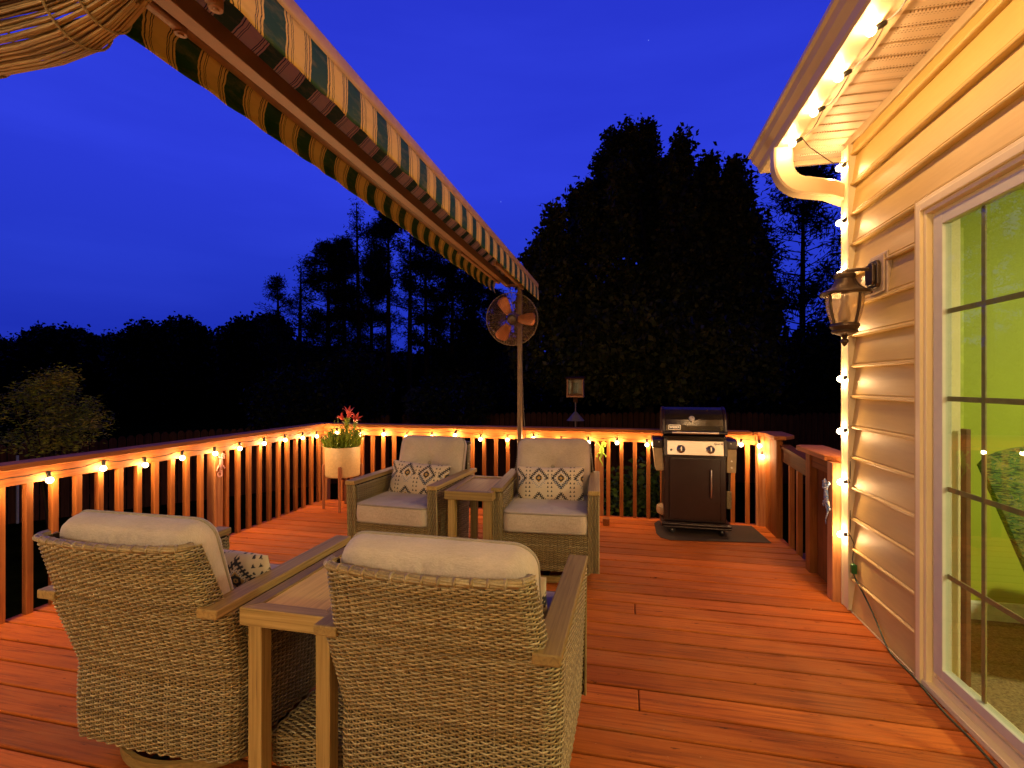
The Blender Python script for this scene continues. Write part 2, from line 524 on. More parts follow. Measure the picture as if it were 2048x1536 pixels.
mat_leaf_far = leafmat('far leaf', (.008, .010, .003), (.015, .018, .005))
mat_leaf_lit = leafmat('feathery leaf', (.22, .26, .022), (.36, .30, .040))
mat_leaf_shrub = leafmat('shrub leaf', (.035, .07, .012), (.07, .11, .02))
mat_leaf_lily = leafmat('lily leaf', (.20, .32, .03), (.36, .46, .06))
mat_petal = solid('coral petal', (.62, .075, .045), .45, sub=.0)
mat_bark = wood('bark', 'Z', (.02, .013, .007), (.04, .026, .014), (.07, .045, .025), (.8, .95), spec=.05)
mat_bamboo = solid('bamboo slat', (.34, .23, .085), .5, var=.35, sc=9)
mat_bamrod = solid('painted blind rod', (.40, .34, .20), .4)

# striped awning cloth (stripes run across the valance, period 0.2 m along y)
m = M('striped awning cloth'); m.set(rough=.55)
px = m.n('ShaderNodeSeparateXYZ'); m.l(m.pos(), px.inputs[0])
wob = m.math('MULTIPLY', m.math('SUBTRACT', m.noise(m.mapping(m.pos(), (3, 3, 14)), 3, 2), .5), .012)
fr_ = m.math('FRACT', m.math('DIVIDE', m.math('ADD', m.math('SUBTRACT', px.outputs[1], .795), wob), .2005))
TAN, GRN, PIN = (.78, .56, .14), (.004, .062, .008), (.04, .028, .008)
st_ = [(0, TAN), (.035, PIN), (.055, TAN), (.115, PIN), (.128, TAN), (.150, PIN), (.163, TAN),
       (.425, PIN), (.438, TAN), (.46, PIN), (.473, TAN), (.525, PIN), (.545, TAN), (.585, GRN)]
c = m.ramp(fr_, st_, 'CONSTANT')
dirt = m.noise(m.mapping(m.pos(), (14, 3, 9)), 3, 5, .65)
c = m.mix(m.ramp(dirt, [(.50, (0, 0, 0)), (.78, (.4, .4, .4))]), c, (.42, .28, .05))
m.col(c)
tb = m.n('ShaderNodeBsdfTranslucent'); m.l(c, tb.inputs['Color'])
mx = m.n('ShaderNodeMixShader'); mx.inputs[0].default_value = .34
m.l(m.b.outputs[0], mx.inputs[1]); m.l(tb.outputs[0], mx.inputs[2]); m.l(mx.outputs[0], m.out.inputs['Surface'])
mat_awn = m.mat

# room
mat_green_wall = solid('chartreuse wall paint', (.38, .44, .018), .6, var=.04, sc=3)
mat_room_trim = solid('interior white trim', (.74, .72, .55), .5)
mat_ceiling = solid('ceiling paint', (.75, .75, .68), .8)
m = M('carpet'); m.set(rough=.95)
_n = m.noise(m.pos(), 90, 4); m.col(m.ramp(_n, [(.3, (.13, .09, .03)), (.7, (.34, .25, .10))])); m.bump(_n, .8, .01)
mat_carpet = m.mat
m = M('feather print'); m.set(rough=.8)
pp = m.mapping(m.objc(), (7, 7, 16), rot=(.3, .9, .4))
n1 = m.noise(pp, 1.6, 5, .6, 2.5)
n2 = m.noise(m.mapping(m.objc(), (16, 16, 90), rot=(.3, .9, .4)), 1.2, 3, .6, 1.5)
c = m.ramp(n1, [(.30, (.03, .10, .014)), (.42, (.20, .28, .02)), (.5, (.06, .16, .05)), (.58, (.34, .34, .03)), (.70, (.04, .11, .20))])
c = m.mix(m.ramp(n2, [(.42, (.8, .8, .8)), (.5, (0, 0, 0))]), c, (.012, .03, .008))
m.col(c)
mat_feather = m.mat

# ================================================================== ground and deck
mb = MB(); mb.box((-150, -60, -1.3), (150, 220, -1.0))
g = mb.obj('ground', mat_ground); tag(g, kind='structure')
DX0, DX1, DY0, DY1 = -3.60, 1.375, Y_DECK0, 5.43
mb = MB()
nb = int(round((DY1 - DY0) / PITCH))
scr = MB()
def board(y0, x0, x1):
    mb.box((x0, y0 + .0068, -.036), (x1, y0 + PITCH - .0068, random.uniform(-.0012, .0012)))
for i in range(nb):
    y0 = Y_DECK0 + i * PITCH
    xe = DX1 if y0 + PITCH < 3.50 else 1.40
    j = -3.6 + random.choice((1.22, 2.44, 3.66))
    if i % 3 == 1:
        board(y0, DX0, j - .002); board(y0, j + .002, xe)
    else:
        board(y0, DX0, xe)
    k = DX0 + .1
    while k < xe:
        for f in (.25, .75):
            cx_, cy_ = k + random.uniform(-.006, .006), y0 + PITCH * f + random.uniform(-.004, .004)
            scr.lathe([(.0062, .0016), (.0, .0017)], (cx_, cy_, 0), seg=7)
        k += .405
mb.mi = 1
for f in range(len(scr.f)):
    pass
nv = len(mb.v); mb.v.extend(scr.v); mb.f.extend(tuple(a + nv for a in q) for q in scr.f); mb.m.extend([1] * len(scr.f))
mb.mi = 2
mb.box((DX0 + .02, DY0, -.30), (DX1 - .02, DY1 - .02, -.06))
mat_screw = solid('screw head', (.03, .015, .010), .5, .4)
mat_under = solid('black gap backing', (.012, .006, .004), .95)  # near-black slab below the boards paints the shade in their gaps
deck = mb.obj('deck', [mat_deck, mat_screw, mat_under], bevel=.006, seg=2)
tag(deck, kind='structure')

# stairs going down from the right side of the deck
mb = MB()
for k in range(4):
    mb.box((1.42 + k * .27, 3.75, -.20 - k * .19), (1.72 + k * .27, 5.1, -.16 - k * .19))
st_ = mb.obj('steps', mat_rx, bevel=.004); tag(st_, kind='structure')

# ================================================================== deck railings
bal_w = .038
def baluster_mesh(h0, h1):
    b = MB(); b.box((-bal_w/2, -bal_w/2, h0), (bal_w/2, bal_w/2, h1))
    return b.mesh('baluster', mat_rz)
bal_me = baluster_mesh(-.24, .80)
def add_bal(parent, x, y, me=bal_me):
    o = inst('baluster', me, parent, (x, y, 0), rot=(0, 0, random.uniform(-.03, .03)))
    add_bevel(o, .003, 2)
    return o
# left railing
L = thing('deck_railing', (-3.55, 2.0, 0), 'long stained wood railing along the left edge of the deck, hung with bulbs', 'railing')
MB().box((-3.58, DY0 - .1, .795), (-3.54, 5.44, .893)).obj('top_rail', mat_ry, L, bevel=.004)
MB().box((-3.64, DY0 - .1, .8935), (-3.485, 5.315, .930)).obj('rail_cap', mat_ry, L, bevel=.006)
for y in (3.785, .95, -1.2):
    MB().box((-3.63, y - .045, -.3), (-3.5405, y + .045, .793)).obj('post', mat_pz, L, bevel=.005)
k = 0
y = 5.30
while y > -1.5:
    if all(abs(y - q) > .075 for q in (3.785, .95, -1.2)): add_bal(L, -3.562, y)
    y -= .1415
# back railing
B = thing('deck_railing', (-1.0, 5.4, 0), 'stained wood railing across the back of the deck behind the far chairs and grill', 'railing')
MB().box((-3.54, 5.372, .795), (1.30, 5.412, .893)).obj('top_rail', mat_rx, B, bevel=.004)
MB().box((-3.64, 5.318, .8935), (1.225, 5.47, .930)).obj('rail_cap', mat_rx, B, bevel=.006)
for x in (-3.55, -1.86, -.268):
    MB().box((x - .045, 5.374, -.3), (x + .045, 5.464, .793)).obj('post', mat_pz, B, bevel=.005)
MB().box((1.270, 5.330, -.3), (1.360, 5.42, .8925)).obj('post', mat_pz, B, bevel=.005)
x = -1.674
for k in range(-12, 22):
    xx = -1.674 + k * .1365
    if -3.45 < xx < 1.22 and all(abs(xx - q) > .08 for q in (-1.86, -.268)): add_bal(B, xx, 5.394)
mat_dz = wood('shaded stain z', 'Z', tuple(q * .5 for q in RLO), tuple(q * .5 for q in RMID), tuple(q * .55 for q in RHI), (.7, .85), spec=.12)  # halved stain colour paints shade on the stair-side posts and rail
mat_dy = wood('shaded stain y', 'Y', tuple(q * .5 for q in RLO), tuple(q * .5 for q in RMID), tuple(q * .55 for q in RHI), (.7, .85), spec=.12)
# short solid section at the far side of the stair opening
G1 = thing('stair_newel', (1.38, 5.05, 0), 'solid stack of stained posts with a mitred cap at the back right deck corner', 'post')
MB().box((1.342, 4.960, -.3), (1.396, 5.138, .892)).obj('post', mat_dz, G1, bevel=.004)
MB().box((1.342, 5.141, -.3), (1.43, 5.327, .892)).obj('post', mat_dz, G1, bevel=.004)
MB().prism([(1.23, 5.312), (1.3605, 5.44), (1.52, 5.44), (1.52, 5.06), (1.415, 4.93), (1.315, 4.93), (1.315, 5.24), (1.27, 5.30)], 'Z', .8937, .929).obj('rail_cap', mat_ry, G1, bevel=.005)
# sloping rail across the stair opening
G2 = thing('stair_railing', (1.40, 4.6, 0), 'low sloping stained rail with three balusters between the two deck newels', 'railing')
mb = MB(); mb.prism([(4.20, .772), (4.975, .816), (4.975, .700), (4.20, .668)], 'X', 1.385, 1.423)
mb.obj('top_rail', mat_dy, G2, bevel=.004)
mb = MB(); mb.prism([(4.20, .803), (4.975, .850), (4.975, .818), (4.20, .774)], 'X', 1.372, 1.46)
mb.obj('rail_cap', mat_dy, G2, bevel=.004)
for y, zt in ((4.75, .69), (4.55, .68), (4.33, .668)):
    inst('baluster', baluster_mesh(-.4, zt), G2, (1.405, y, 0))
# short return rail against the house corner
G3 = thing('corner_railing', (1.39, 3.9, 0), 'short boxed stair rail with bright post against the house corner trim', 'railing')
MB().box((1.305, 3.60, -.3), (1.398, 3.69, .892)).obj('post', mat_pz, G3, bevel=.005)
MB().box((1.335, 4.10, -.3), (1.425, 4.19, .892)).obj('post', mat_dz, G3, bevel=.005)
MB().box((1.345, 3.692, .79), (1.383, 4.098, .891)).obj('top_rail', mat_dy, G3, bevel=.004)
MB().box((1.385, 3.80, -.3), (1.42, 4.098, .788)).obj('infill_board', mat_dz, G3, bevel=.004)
inst('baluster', baluster_mesh(-.3, .788), G3, (1.37, 3.745, 0))
MB().prism([(1.285, 3.68), (1.285, 4.24), (1.32, 4.28), (1.49, 4.28), (1.49, 3.59), (1.36, 3.59)], 'Z', .8935, .930).obj('rail_cap', mat_ry, G3, bevel=.006)

# ================================================================== house
H = thing('house', (1.39, 1.0, 0), 'tan lap sided house wing along the right with lit eave and glass door', 'house')
WX, WY1 = 1.39, 3.47           # long wall plane, end of the siding at the corner trim
SOF = 2.935
CO = .187
def siding(mb, x, y0, y1, z0, z1, sgn=-1, axis='Y', zoff=.003):
    """courses of lap siding on plane x, running along y, bulging towards sgn*x"""
    k0 = int(math.floor((z0 - zoff) / CO)); k1 = int(math.ceil((z1 - zoff) / CO))
    for k in range(k0, k1):
        zb = zoff + k * CO; zt = zb + CO
        lo, hi = max(zb, z0), min(zt, z1)
        if hi - lo < .004: continue
        def off(z):
            t = (z - zb) / CO
            return .0255 * (1 - t) + .002
        prof = []
        if lo == zb:
            prof += [(0.0, zb), (.024, zb), (.0325, zb + .003), (.0350, zb + .009), (.0335, zb + .015), (.0275, zb + .0175), (.0215, zb + .0195), (.0205, zb + .0235), (.0240, zb + .028)]
        else:
            prof += [(0.0, lo), (off(lo), lo)]
        prof += [(off(zb + q * CO), zb + q * CO) for q in (.3, .5, .75) if lo < zb + q * CO < hi]
        prof += [(off(hi), hi), (0.0, hi)]
        poly = [(x + sgn * o, z) for o, z in prof]
        if axis == 'Y': mb.prism(poly, 'Y', y0, y1)
        else: mb.prism([(x + sgn * o, z) for o, z in prof], 'X', y0, y1)
DYa, DYb, DZ = .93, 2.75, 2.262          # door opening (outer trim)
mb = MB()
siding(mb, WX, DYb + .012, WY1, .006, SOF - .05)
siding(mb, WX, DYa - .012, DYb + .012, DZ + .012, SOF - .05)
siding(mb, WX, -1.60, DYa - .012, .006, SOF - .05)
mb.obj('siding', mat_siding, H)
MB().box((WX - .034, 2.768, -.004), (WX - .0, WY1, .004)).obj('starter_strip', mat_gutter, H, bevel=.002)
# J channels round the door
mb = MB(); mb.box((WX - .037, DYb + .002, .0), (WX + .01, DYb + .016, DZ + .016)); mb.box((WX - .037, DYa - .016, DZ + .002), (WX + .01, DYb + .0015, DZ + .016))
mb.obj('door_channel', mat_siding, H, bevel=.002)
# frieze channel below soffit
mb = MB(); mb.box((WX - .030, -1.6, SOF - .052), (WX - .0005, WY1 + .10, SOF - .003)); mb.obj('frieze', mat_gutter, H, bevel=.004)
# corner trim
mb = MB(); mb.box((WX - .042, WY1, 0.003), (WX + .03, WY1 + .098, SOF - .054))
mb.box((WX - .047, WY1 - .004, 0.003), (WX - .0423, WY1 + .018, SOF - .054)); mb.box((WX - .047, WY1 + .082, 0.003), (WX - .0423, WY1 + .102, SOF - .054))
mb.obj('corner_trim', mat_trim, H, bevel=.003)
# wall masses behind the siding, leaving the door opening
mb = MB()
mb.box((WX, DYb, -1.0), (1.52, WY1 + .09, SOF)); mb.box((WX, -1.6, -1.0), (1.52, DYa, SOF)); mb.box((WX, DYa, DZ), (1.52, DYb, SOF)); mb.box((WX, DYa, -1.0), (1.52, DYb, -.006))
mb.box((1.5205, WY1 - .04, -1.0), (5.6, WY1 + .09, SOF))
mb.box((-3.6, -1.78, -1.0), (1.52, -1.625, -.01)); mb.box((-3.6, -1.78, 2.25), (1.52, -1.625, 2.9)); mb.box((-3.6, -1.78, -.01), (-2.9, -1.625, 2.25)); mb.box((.9, -1.78, -.01), (1.52, -1.625, 2.25))
mb.obj('wall_core', mat_plate, H)
mb = MB()
for k in range(16):
    zb = .003 + k * CO
    for xa, xb in (((-3.6, -2.9), (.9, WX - .03)) if zb < 2.2 else ((-3.6, WX - .03),)):
        mb.prism([(-1.625, zb), (-1.606, zb), (-1.604, zb + .01), (-1.622, zb + CO)], 'X', xa, xb)
mb.obj('siding', mat_siding, H)
# soffit, fascia, gutter
GX = .845
EY = 3.80
mb = MB()
y = -1.6
while y < EY - .01:
    y1 = min(y + .1016, EY - .012)
    mb.prism([(y + .002, SOF), (y + .008, SOF - .008), (y + .088, SOF - .008), (y + .094, SOF), (y + .0995, SOF + .006), (y + .0995, SOF + .012), (y + .002, SOF + .012)], 'X', 1.10, 1.62 if y > 3.60 else WX - .002)
    y += .1016
mb.obj('soffit', mat_soffit, H)
mb = MB(); mb.box((1.022, -1.6, SOF - .030), (1.098, EY, SOF + .016)); mb.box((1.018, -1.6, SOF - .012), (1.0215, EY, SOF + .13))
mb.box((1.10, EY - .011, SOF - .03), (1.62, EY, SOF + .16))
mb.obj('fascia', mat_gutter, H, bevel=.003)
def kprof(z0, o):
    return [(1.016 - o, z0 + o), (.925 + o, z0 + o), (.915 + o, z0 + .012), (.905 + o, z0 + .045), (.875 + o, z0 + .075), (.862 + o, z0 + .105), (.845 + o, z0 + .112), (.845 + o, z0 + .135)]
GZ = 2.876
outp = kprof(GZ, 0); inp = kprof(GZ, .003)
mb = MB(); poly = outp + [(x_ + .0, z_ - .002) for x_, z_ in reversed(inp)]
poly = outp + [(.848, GZ + .135)] + list(reversed(inp)) + [(1.013, GZ + .12), (1.016, GZ + .12)]
mb.prism(poly, 'Y', -1.6, EY)
mb.prism([(1.016, GZ)] + outp[1:] + [(1.016, GZ + .135)], 'Y', EY, EY + .004)
mb.prism([(p - .002 if p < 1 else p, q - (.002 if i < 2 else 0)) for i, (p, q) in enumerate([(1.016, GZ)] + outp[1:] + [(1.016, GZ + .135)])], 'Y', EY - .045, EY - .02)
gut = mb.obj('gutter', mat_gutter, H)
# roof slab behind the gutter
MB().prism([(.95, GZ + .16), (.95, GZ + .185), (5.6, 4.5), (5.6, 4.45)], 'Y', -1.6, EY + .02).obj('roof', solid('shingle', (.05, .045, .04), .9), H)
MB().box((1.63, -1.78, SOF + .02), (5.6, EY - .02, SOF + .05)).obj('roof_deck', mat_ceiling, H)
# downspout elbow: rectangular pipe sweeping down and over to the corner, then down the end wall
mb = MB()
path = [(.965, 3.46, GZ + .01), (.965, 3.46, 2.80)]
c0 = Vector((1.105, 3.475, 2.80))
for k in range(1, 10):
    t = math.pi + (math.pi / 2) * k / 9 * .97
    path.append((1.105 + .14 * math.cos(t), 3.46 + .035 * k / 9, 2.80 + .155 * math.sin(t)))
path += [(1.26, 3.54, 2.630), (1.40, 3.63, 2.612)]
def rect_sweep(mb, pts, w, h, ribs=False):
    rings = []
    P = [Vector(p) for p in pts]
    for i, p in enumerate(P):
        d = (P[min(i + 1, len(P) - 1)] - P[max(i - 1, 0)]).normalized()
        a = Vector((0, 1, 0)); a = (a - d * a.dot(d)).normalized(); b = d.cross(a).normalized()
        s_ = 1.0 + (.035 if (ribs and i % 2) else 0)
        cs = [(-1, -.8), (-.8, -1), (.8, -1), (1, -.8), (1, .8), (.8, 1), (-.8, 1), (-1, .8)]
        rings.append([p + a * (w / 2 * q[0] * s_) + b * (h / 2 * q[1] * s_) for q in cs])
    vs = [q for r_ in rings for q in r_]; fs = []
    for i in range(len(rings) - 1):
        for j in range(8):
            k = (j + 1) % 8; fs.append((i*8+j, i*8+k, (i+1)*8+k, (i+1)*8+j))
    fs.append(tuple(range(8))); fs.append(tuple((len(rings)-1)*8 + j for j in range(8)))
    mb.add(vs, fs)
dense = []
for i in range(len(path) - 1):
    a, b = Vector(path[i]), Vector(path[i + 1])
    dense.append(a)
    if 1 <= i <= 9: dense.append((a + b) / 2)
dense.append(Vector(path[-1]))
rect_sweep(mb, dense, .100, .108, True)
ds = mb.obj('downspout', mat_gutter, H, smooth=True)
mb = MB(); mb.box((1.405, 3.60, -.9), (1.475, 3.68, 2.66)); mb.obj('downspout', mat_gutter, H, bevel=.01)

# ---- sliding door
mat_frame = solid('white door vinyl', (.84, .72, .38), .4, var=.04, sc=6)
dr = MB()
# brickmould frame (stepped profile): jambs, head, sill
def ring(mb, x0, x1, ya, yb, za, zb, w):
    mb.box((x0, yb - w, za), (x1, yb, zb)); mb.box((x0, ya, za), (x1, ya + w, zb)); mb.box((x0, ya + w, zb - w), (x1, yb - w, zb))
ring(dr, WX - .040, WX + .06, DYa, DYb, .0, DZ, .020)
ring(dr, WX - .050, WX + .06, DYa + .0203, DYb - .0203, .0, DZ - .0203, .036)
ring(dr, WX - .036, WX + .06, DYa + .0566, DYb - .0566, .0, DZ - .0566, .022)
ring(dr, WX - .008, WX + .09, DYa + .0789, DYb - .0789, .0, DZ - .0789, .020)
door = dr.obj('sliding_door', mat_frame, H, bevel=.003)
mb = MB()
mb.box((WX - .045, DYa, .0), (WX + .10, DYb - .058, .028)); mb.box((WX - .012, DYa + .05, .0285), (WX + .10, DYb - .08, .062)); mb.box((WX - .004, DYa + .05, .0625), (WX + .01, DYb - .08, .085))
mb.obj('sill', mat_frame, door, bevel=.003)
# fixed sash: stiles and rails set back
SY1, SY0 = DYb - .0995, 1.80
mb = MB()
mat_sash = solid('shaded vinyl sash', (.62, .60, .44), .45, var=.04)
mb.box((WX - .018, SY1 - .066, .088), (WX + .020, SY1, DZ - .10)); mb.box((WX - .018, SY0, .088), (WX + .020, SY0 + .06, DZ - .10))
mb.box((WX - .018, SY0 + .06, .088), (WX + .020, SY1 - .066, .13)); mb.box((WX - .018, SY0 + .06, DZ - .15), (WX + .020, SY1 - .066, DZ - .10))
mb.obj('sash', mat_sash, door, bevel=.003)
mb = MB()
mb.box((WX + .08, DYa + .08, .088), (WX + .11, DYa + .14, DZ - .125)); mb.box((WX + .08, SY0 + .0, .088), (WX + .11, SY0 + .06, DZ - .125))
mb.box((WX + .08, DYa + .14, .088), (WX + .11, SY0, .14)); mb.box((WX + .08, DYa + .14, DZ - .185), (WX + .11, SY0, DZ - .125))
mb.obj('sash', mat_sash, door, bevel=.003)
mb = MB(); mb.box((WX - .006, SY0 + .055, .126), (WX - .002, SY1 - .062, DZ - .146)); mb.obj('glass', mat_glass, door)
mb = MB(); mb.box((WX + .094, DYa + .135, .135), (WX + .098, SY0 + .005, DZ - .18)); mb.obj('glass', mat_glass, door)
mat_grid = solid('olive door grille', (.30, .26, .09), .5)
mb = MB()
for y in (2.355, 2.11):
    mb.box((WX + .0002, y - .011, .132), (WX + .008, y + .011, DZ - .152))
for z in (.549, .935, 1.335, 1.722):
    yy = [SY0 + .058, 2.099, 2.121, 2.344, 2.366, SY1 - .068]
    for a, b in ((0, 1), (2, 3), (4, 5)): mb.box((WX + .0004, yy[a], z - .011), (WX + .0078, yy[b], z + .011))
mb.obj('grille', mat_grid, door, bevel=.002)
# ---- room behind the glass
mb = MB()
mb.box((1.5205, 3.40, .05), (5.4, 3.428, 2.5)); mb.box((5.4, -1.75, .05), (5.45, 3.40, 2.5)); mb.box((1.5205, -1.78, .05), (5.4, -1.75, 2.5))
mb.box((1.5205, DYb + .02, .05), (1.535, 3.40, 2.5)); mb.box((1.5205, -1.75, .05), (1.535, DYa - .02, 2.5)); mb.box((1.5205, DYa - .02, DZ), (1.535, DYb + .02, 2.5))
mb.obj('room_wall', mat_green_wall, H)
MB().box((1.5205, -1.78, 2.5), (5.45, 3.428, 2.53)).obj('room_ceiling', mat_ceiling, H)
MB().box((1.39, -1.78, -.004), (5.45, 3.428, .048)).obj('carpet', mat_carpet, H)
mb = MB(); mb.box((1.90, 3.380, .049), (5.4, 3.3995, .155)); mb.obj('baseboard', mat_room_trim, H, bevel=.004)
mb = MB(); mb.box((1.536, 3.375, .049), (1.60, 3.3995, 2.3)); mb.box((1.84, 3.375, .049), (1.90, 3.3995, 2.3)); mb.box((1.60, 3.375, 2.23), (1.84, 3.3995, 2.3))
mb.obj('door_casing', solid('green painted casing', (.52, .56, .06), .5), H, bevel=.004)
mb = MB(); mb.lathe([(.0, 2.44), (.14, 2.45), (.19, 2.475), (.20, 2.498)], (3.6, 1.0, 0), seg=24)
mb.obj('ceiling_lamp', emis('room lamp', (1.0, .86, .60), ROOM_P, .13 * 1.1), H, smooth=True)

# unseen back wing: open-fronted room and lamps added to light the near chairs
mb = MB()
mb.box((-3.62, -4.8, .0), (-3.56, -1.79, 2.5)); mb.box((-3.56, -4.8, .0), (1.45, -4.76, 2.5)); mb.box((1.45, -4.8, .0), (1.52, -1.79, 2.5))
mb.obj('room_wall', mat_ceiling, H)
mb = MB(); mb.box((-3.56, -4.76, 2.5), (1.45, -1.79, 2.54)); mb.obj('room_ceiling', mat_ceiling, H)
mb = MB(); mb.box((-3.56, -4.76, -.01), (1.45, -1.63, .03)); mb.obj('carpet', mat_carpet, H)
mat_rear = emis('rear fill lamp', (1.0, .80, .54), REAR_FILL_P, 4 * math.pi * .16 ** 2)
for x in (-2.2, -1.0, .2):
    mb = MB(); mb.lathe([(0, 2.04)] + [(.16 * math.sin(math.pi * k / 12), 2.20 - .16 * math.cos(math.pi * k / 12)) for k in range(1, 12)] + [(0, 2.36)], (x, -2.4, 0), seg=20)
    mb.obj('fill_globe', mat_rear, H, smooth=True)
# things inside the room
t = thing('accent_chair', (2.36, 2.75, .05), 'armless chair in green and blue feather print behind the glass door', 'chair')
def slab(mb, prof, w0, w1, rot):
    pass
mb = MB()
T0, B0 = at(1962, 925, 2.42), at(2062, 1150, 2.22)
up_ = (T0 - B0); wd = Vector((CS, SN, 0)) * .93 + Vector((SN, -CS, 0)) * .36; wd.normalize()
bk = wd.cross(up_).normalized(); bk = bk if bk.y > 0 else -bk
n_s, n_t = 16, 14; Vf, Vb = [], []
for i in range(n_t):
    tt = i / (n_t - 1)
    for j in range(n_s):
        ss = j / (n_s - 1)
        arch = .10 * math.sin(ss * math.pi) ** .6
        p = B0 - up_ * .55 + up_ * (1.55 * tt) + wd * (.60 * ss) + up_.normalized() * (arch * tt ** 3)
        bulge = .035 * (1 - (2 * ss - 1) ** 4) * (1 - (2 * tt - 1) ** 6)
        Vf.append(p - bk * bulge); Vb.append(p + bk * (.045 + bulge * .4))
fs = []
N_ = n_s * n_t
for i in range(n_t - 1):
    for j in range(n_s - 1):
        q = i * n_s + j; fs.append((q, q + 1, q + n_s + 1, q + n_s)); fs.append((N_ + q, N_ + q + n_s, N_ + q + n_s + 1, N_ + q + 1))
edge = [j for j in range(n_s)] + [i * n_s + n_s - 1 for i in range(1, n_t)] + [(n_t - 1) * n_s + j for j in range(n_s - 2, -1, -1)] + [i * n_s for i in range(n_t - 2, 0, -1)]
for a_, b_ in zip(edge, edge[1:] + edge[:1]): fs.append((a_, b_, N_ + b_, N_ + a_))
mb.add(Vf + Vb, fs); mb.obj('backrest', mat_feather, t, smooth=True)
seat_c = B0 - up_ * .45 + wd * .62 + bk * .36
mb = MB()
bk0 = Vector((bk.x, bk.y, 0)).normalized(); wd0 = Vector((wd.x, wd.y, 0)).normalized()
def LP(a_, b_, z): return Vector((seat_c.x, seat_c.y, 0)) + wd0 * a_ + bk0 * b_ + Vector((0, 0, z))
mb.add([LP(a_, b_, z) for z in (.34, .50) for a_, b_ in ((-.29, -.28), (.29, -.28), (.29, .28), (-.29, .28))], [(0,3,2,1),(4,5,6,7),(0,1,5,4),(1,2,6,5),(2,3,7,6),(3,0,4,7)]); mb.obj('seat', mat_feather, t, bevel=.04, seg=4)
for a_, b_ in ((-.24, -.22), (.24, -.22), (.24, .22), (-.24, .22)):
    mb = MB(); mb.tube([LP(a_, b_, .05), LP(a_, b_, .35)], [.016, .024], 10); mb.obj('leg', mat_stand, t, smooth=True)
mb = MB(); mb.box((1.470, 2.598, .05), (1.490, 2.637, 1.20))
o = mb.obj('wood_board', solid('old pine', (.16, .075, .022), .6, var=.3, sc=14), bevel=.003); tag(o, 'rough pine board standing upright inside the glass door', 'board')

# ================================================================== wall lantern
LZ = 0.0
lx, ly = 1.195, 3.13
WL = thing('wall_lantern', (WX, ly, 2.0), 'dark bronze coach lantern on a tan block on the siding', 'lantern')
mb = MB()
mb.box((WX - .030, ly - .095, 1.885), (WX - .004, ly + .095, 2.115)); mb.box((WX - .042, ly - .082, 1.90), (WX - .0305, ly + .082, 2.10))
mb.obj('mounting_block', mat_plate, WL, bevel=.006)
mb = MB()
pl = [(ly - .045, 1.925), (ly - .06, 1.945), (ly - .06, 2.055), (ly - .045, 2.075), (ly + .045, 2.075), (ly + .06, 2.055), (ly + .06, 1.945), (ly + .045, 1.925)]
mb.prism(pl, 'X', WX - .062, WX - .0425); mb.prism([((p - ly) * .72 + ly, (q - 2) * .78 + 2) for p, q in pl], 'X', WX - .078, WX - .0625)
mb.obj('backplate', mat_bronze, WL, bevel=.004)
mb = MB()
mb.tube([(WX - .07, ly, 2.035), (lx + .07, ly, 2.035), (lx + .01, ly, 2.030), (lx, ly, 2.015)], [.011, .010, .010, .012], 10)
arc = [(WX - .062 - .095 * math.sin(k / 10 * math.pi / 2), ly, 1.915 + .105 * (1 - math.cos(k / 10 * math.pi / 2))) for k in range(11)]
mb.tube(arc, [.010 + .004 * math.sin(k / 10 * 3.14) for k in range(11)], 8); mb.tube([(WX - .066, ly, 1.915), (WX - .10, ly, 1.895)], [.016, .008], 8)
mb.obj('arm', mat_bronze, WL, smooth=True)
mb = MB(); mb.lathe([(.0, 2.022), (.045, 2.018), (.054, 2.008), (.052, 1.995), (.047, 1.985), (.052, 1.965), (.066, 1.94), (.092, 1.922), (.118, 1.915), (.122, 1.906), (.118, 1.897), (.10, 1.893), (.09, 1.897), (0, 1.90)], (lx, ly, 0), seg=32)
mb.obj('cap', mat_bronze, WL, smooth=True)
mb = MB(); mb.lathe([(.094, 1.894), (.093, 1.86), (.088, 1.82), (.079, 1.78), (.066, 1.737)], (lx, ly, 0), seg=32)
mb.f = mb.f[:-2]; mb.m = mb.m[:-2]
mb.obj('shade', mat_seed, WL, smooth=True)
mb = MB(); mb.lathe([(.0, 1.742), (.058, 1.742), (.070, 1.736), (.074, 1.722), (.066, 1.710), (.060, 1.700), (.066, 1.693), (.060, 1.684), (.040, 1.676), (.018, 1.668), (.010, 1.655), (.019, 1.645), (.021, 1.636), (.014, 1.626), (.008, 1.616), (0, 1.607)], (lx, ly, 0), seg=28)
mb.obj('base', mat_bronze, WL, smooth=True)
for q in range(4):
    t_ = q * math.pi / 2 + .45
    mb = MB(); mb.tube([(lx + r_ * math.cos(t_), ly + r_ * math.sin(t_), z) for r_, z in ((.097, 1.894), (.096, 1.86), (.091, 1.82), (.082, 1.78), (.070, 1.737))], .0075, 6)
    mb.obj('rib', mat_bronze, WL, smooth=True)
mb = MB(); mb.lathe([(.018, 1.893), (.018, 1.862), (.014, 1.86), (.015, 1.845), (.028, 1.80), (.031, 1.775), (.026, 1.755), (0, 1.745)], (lx, ly, 0), seg=20)
mb.obj('bulb', solid('frosted unlit bulb', (.78, .66, .46), .3), WL, smooth=True)

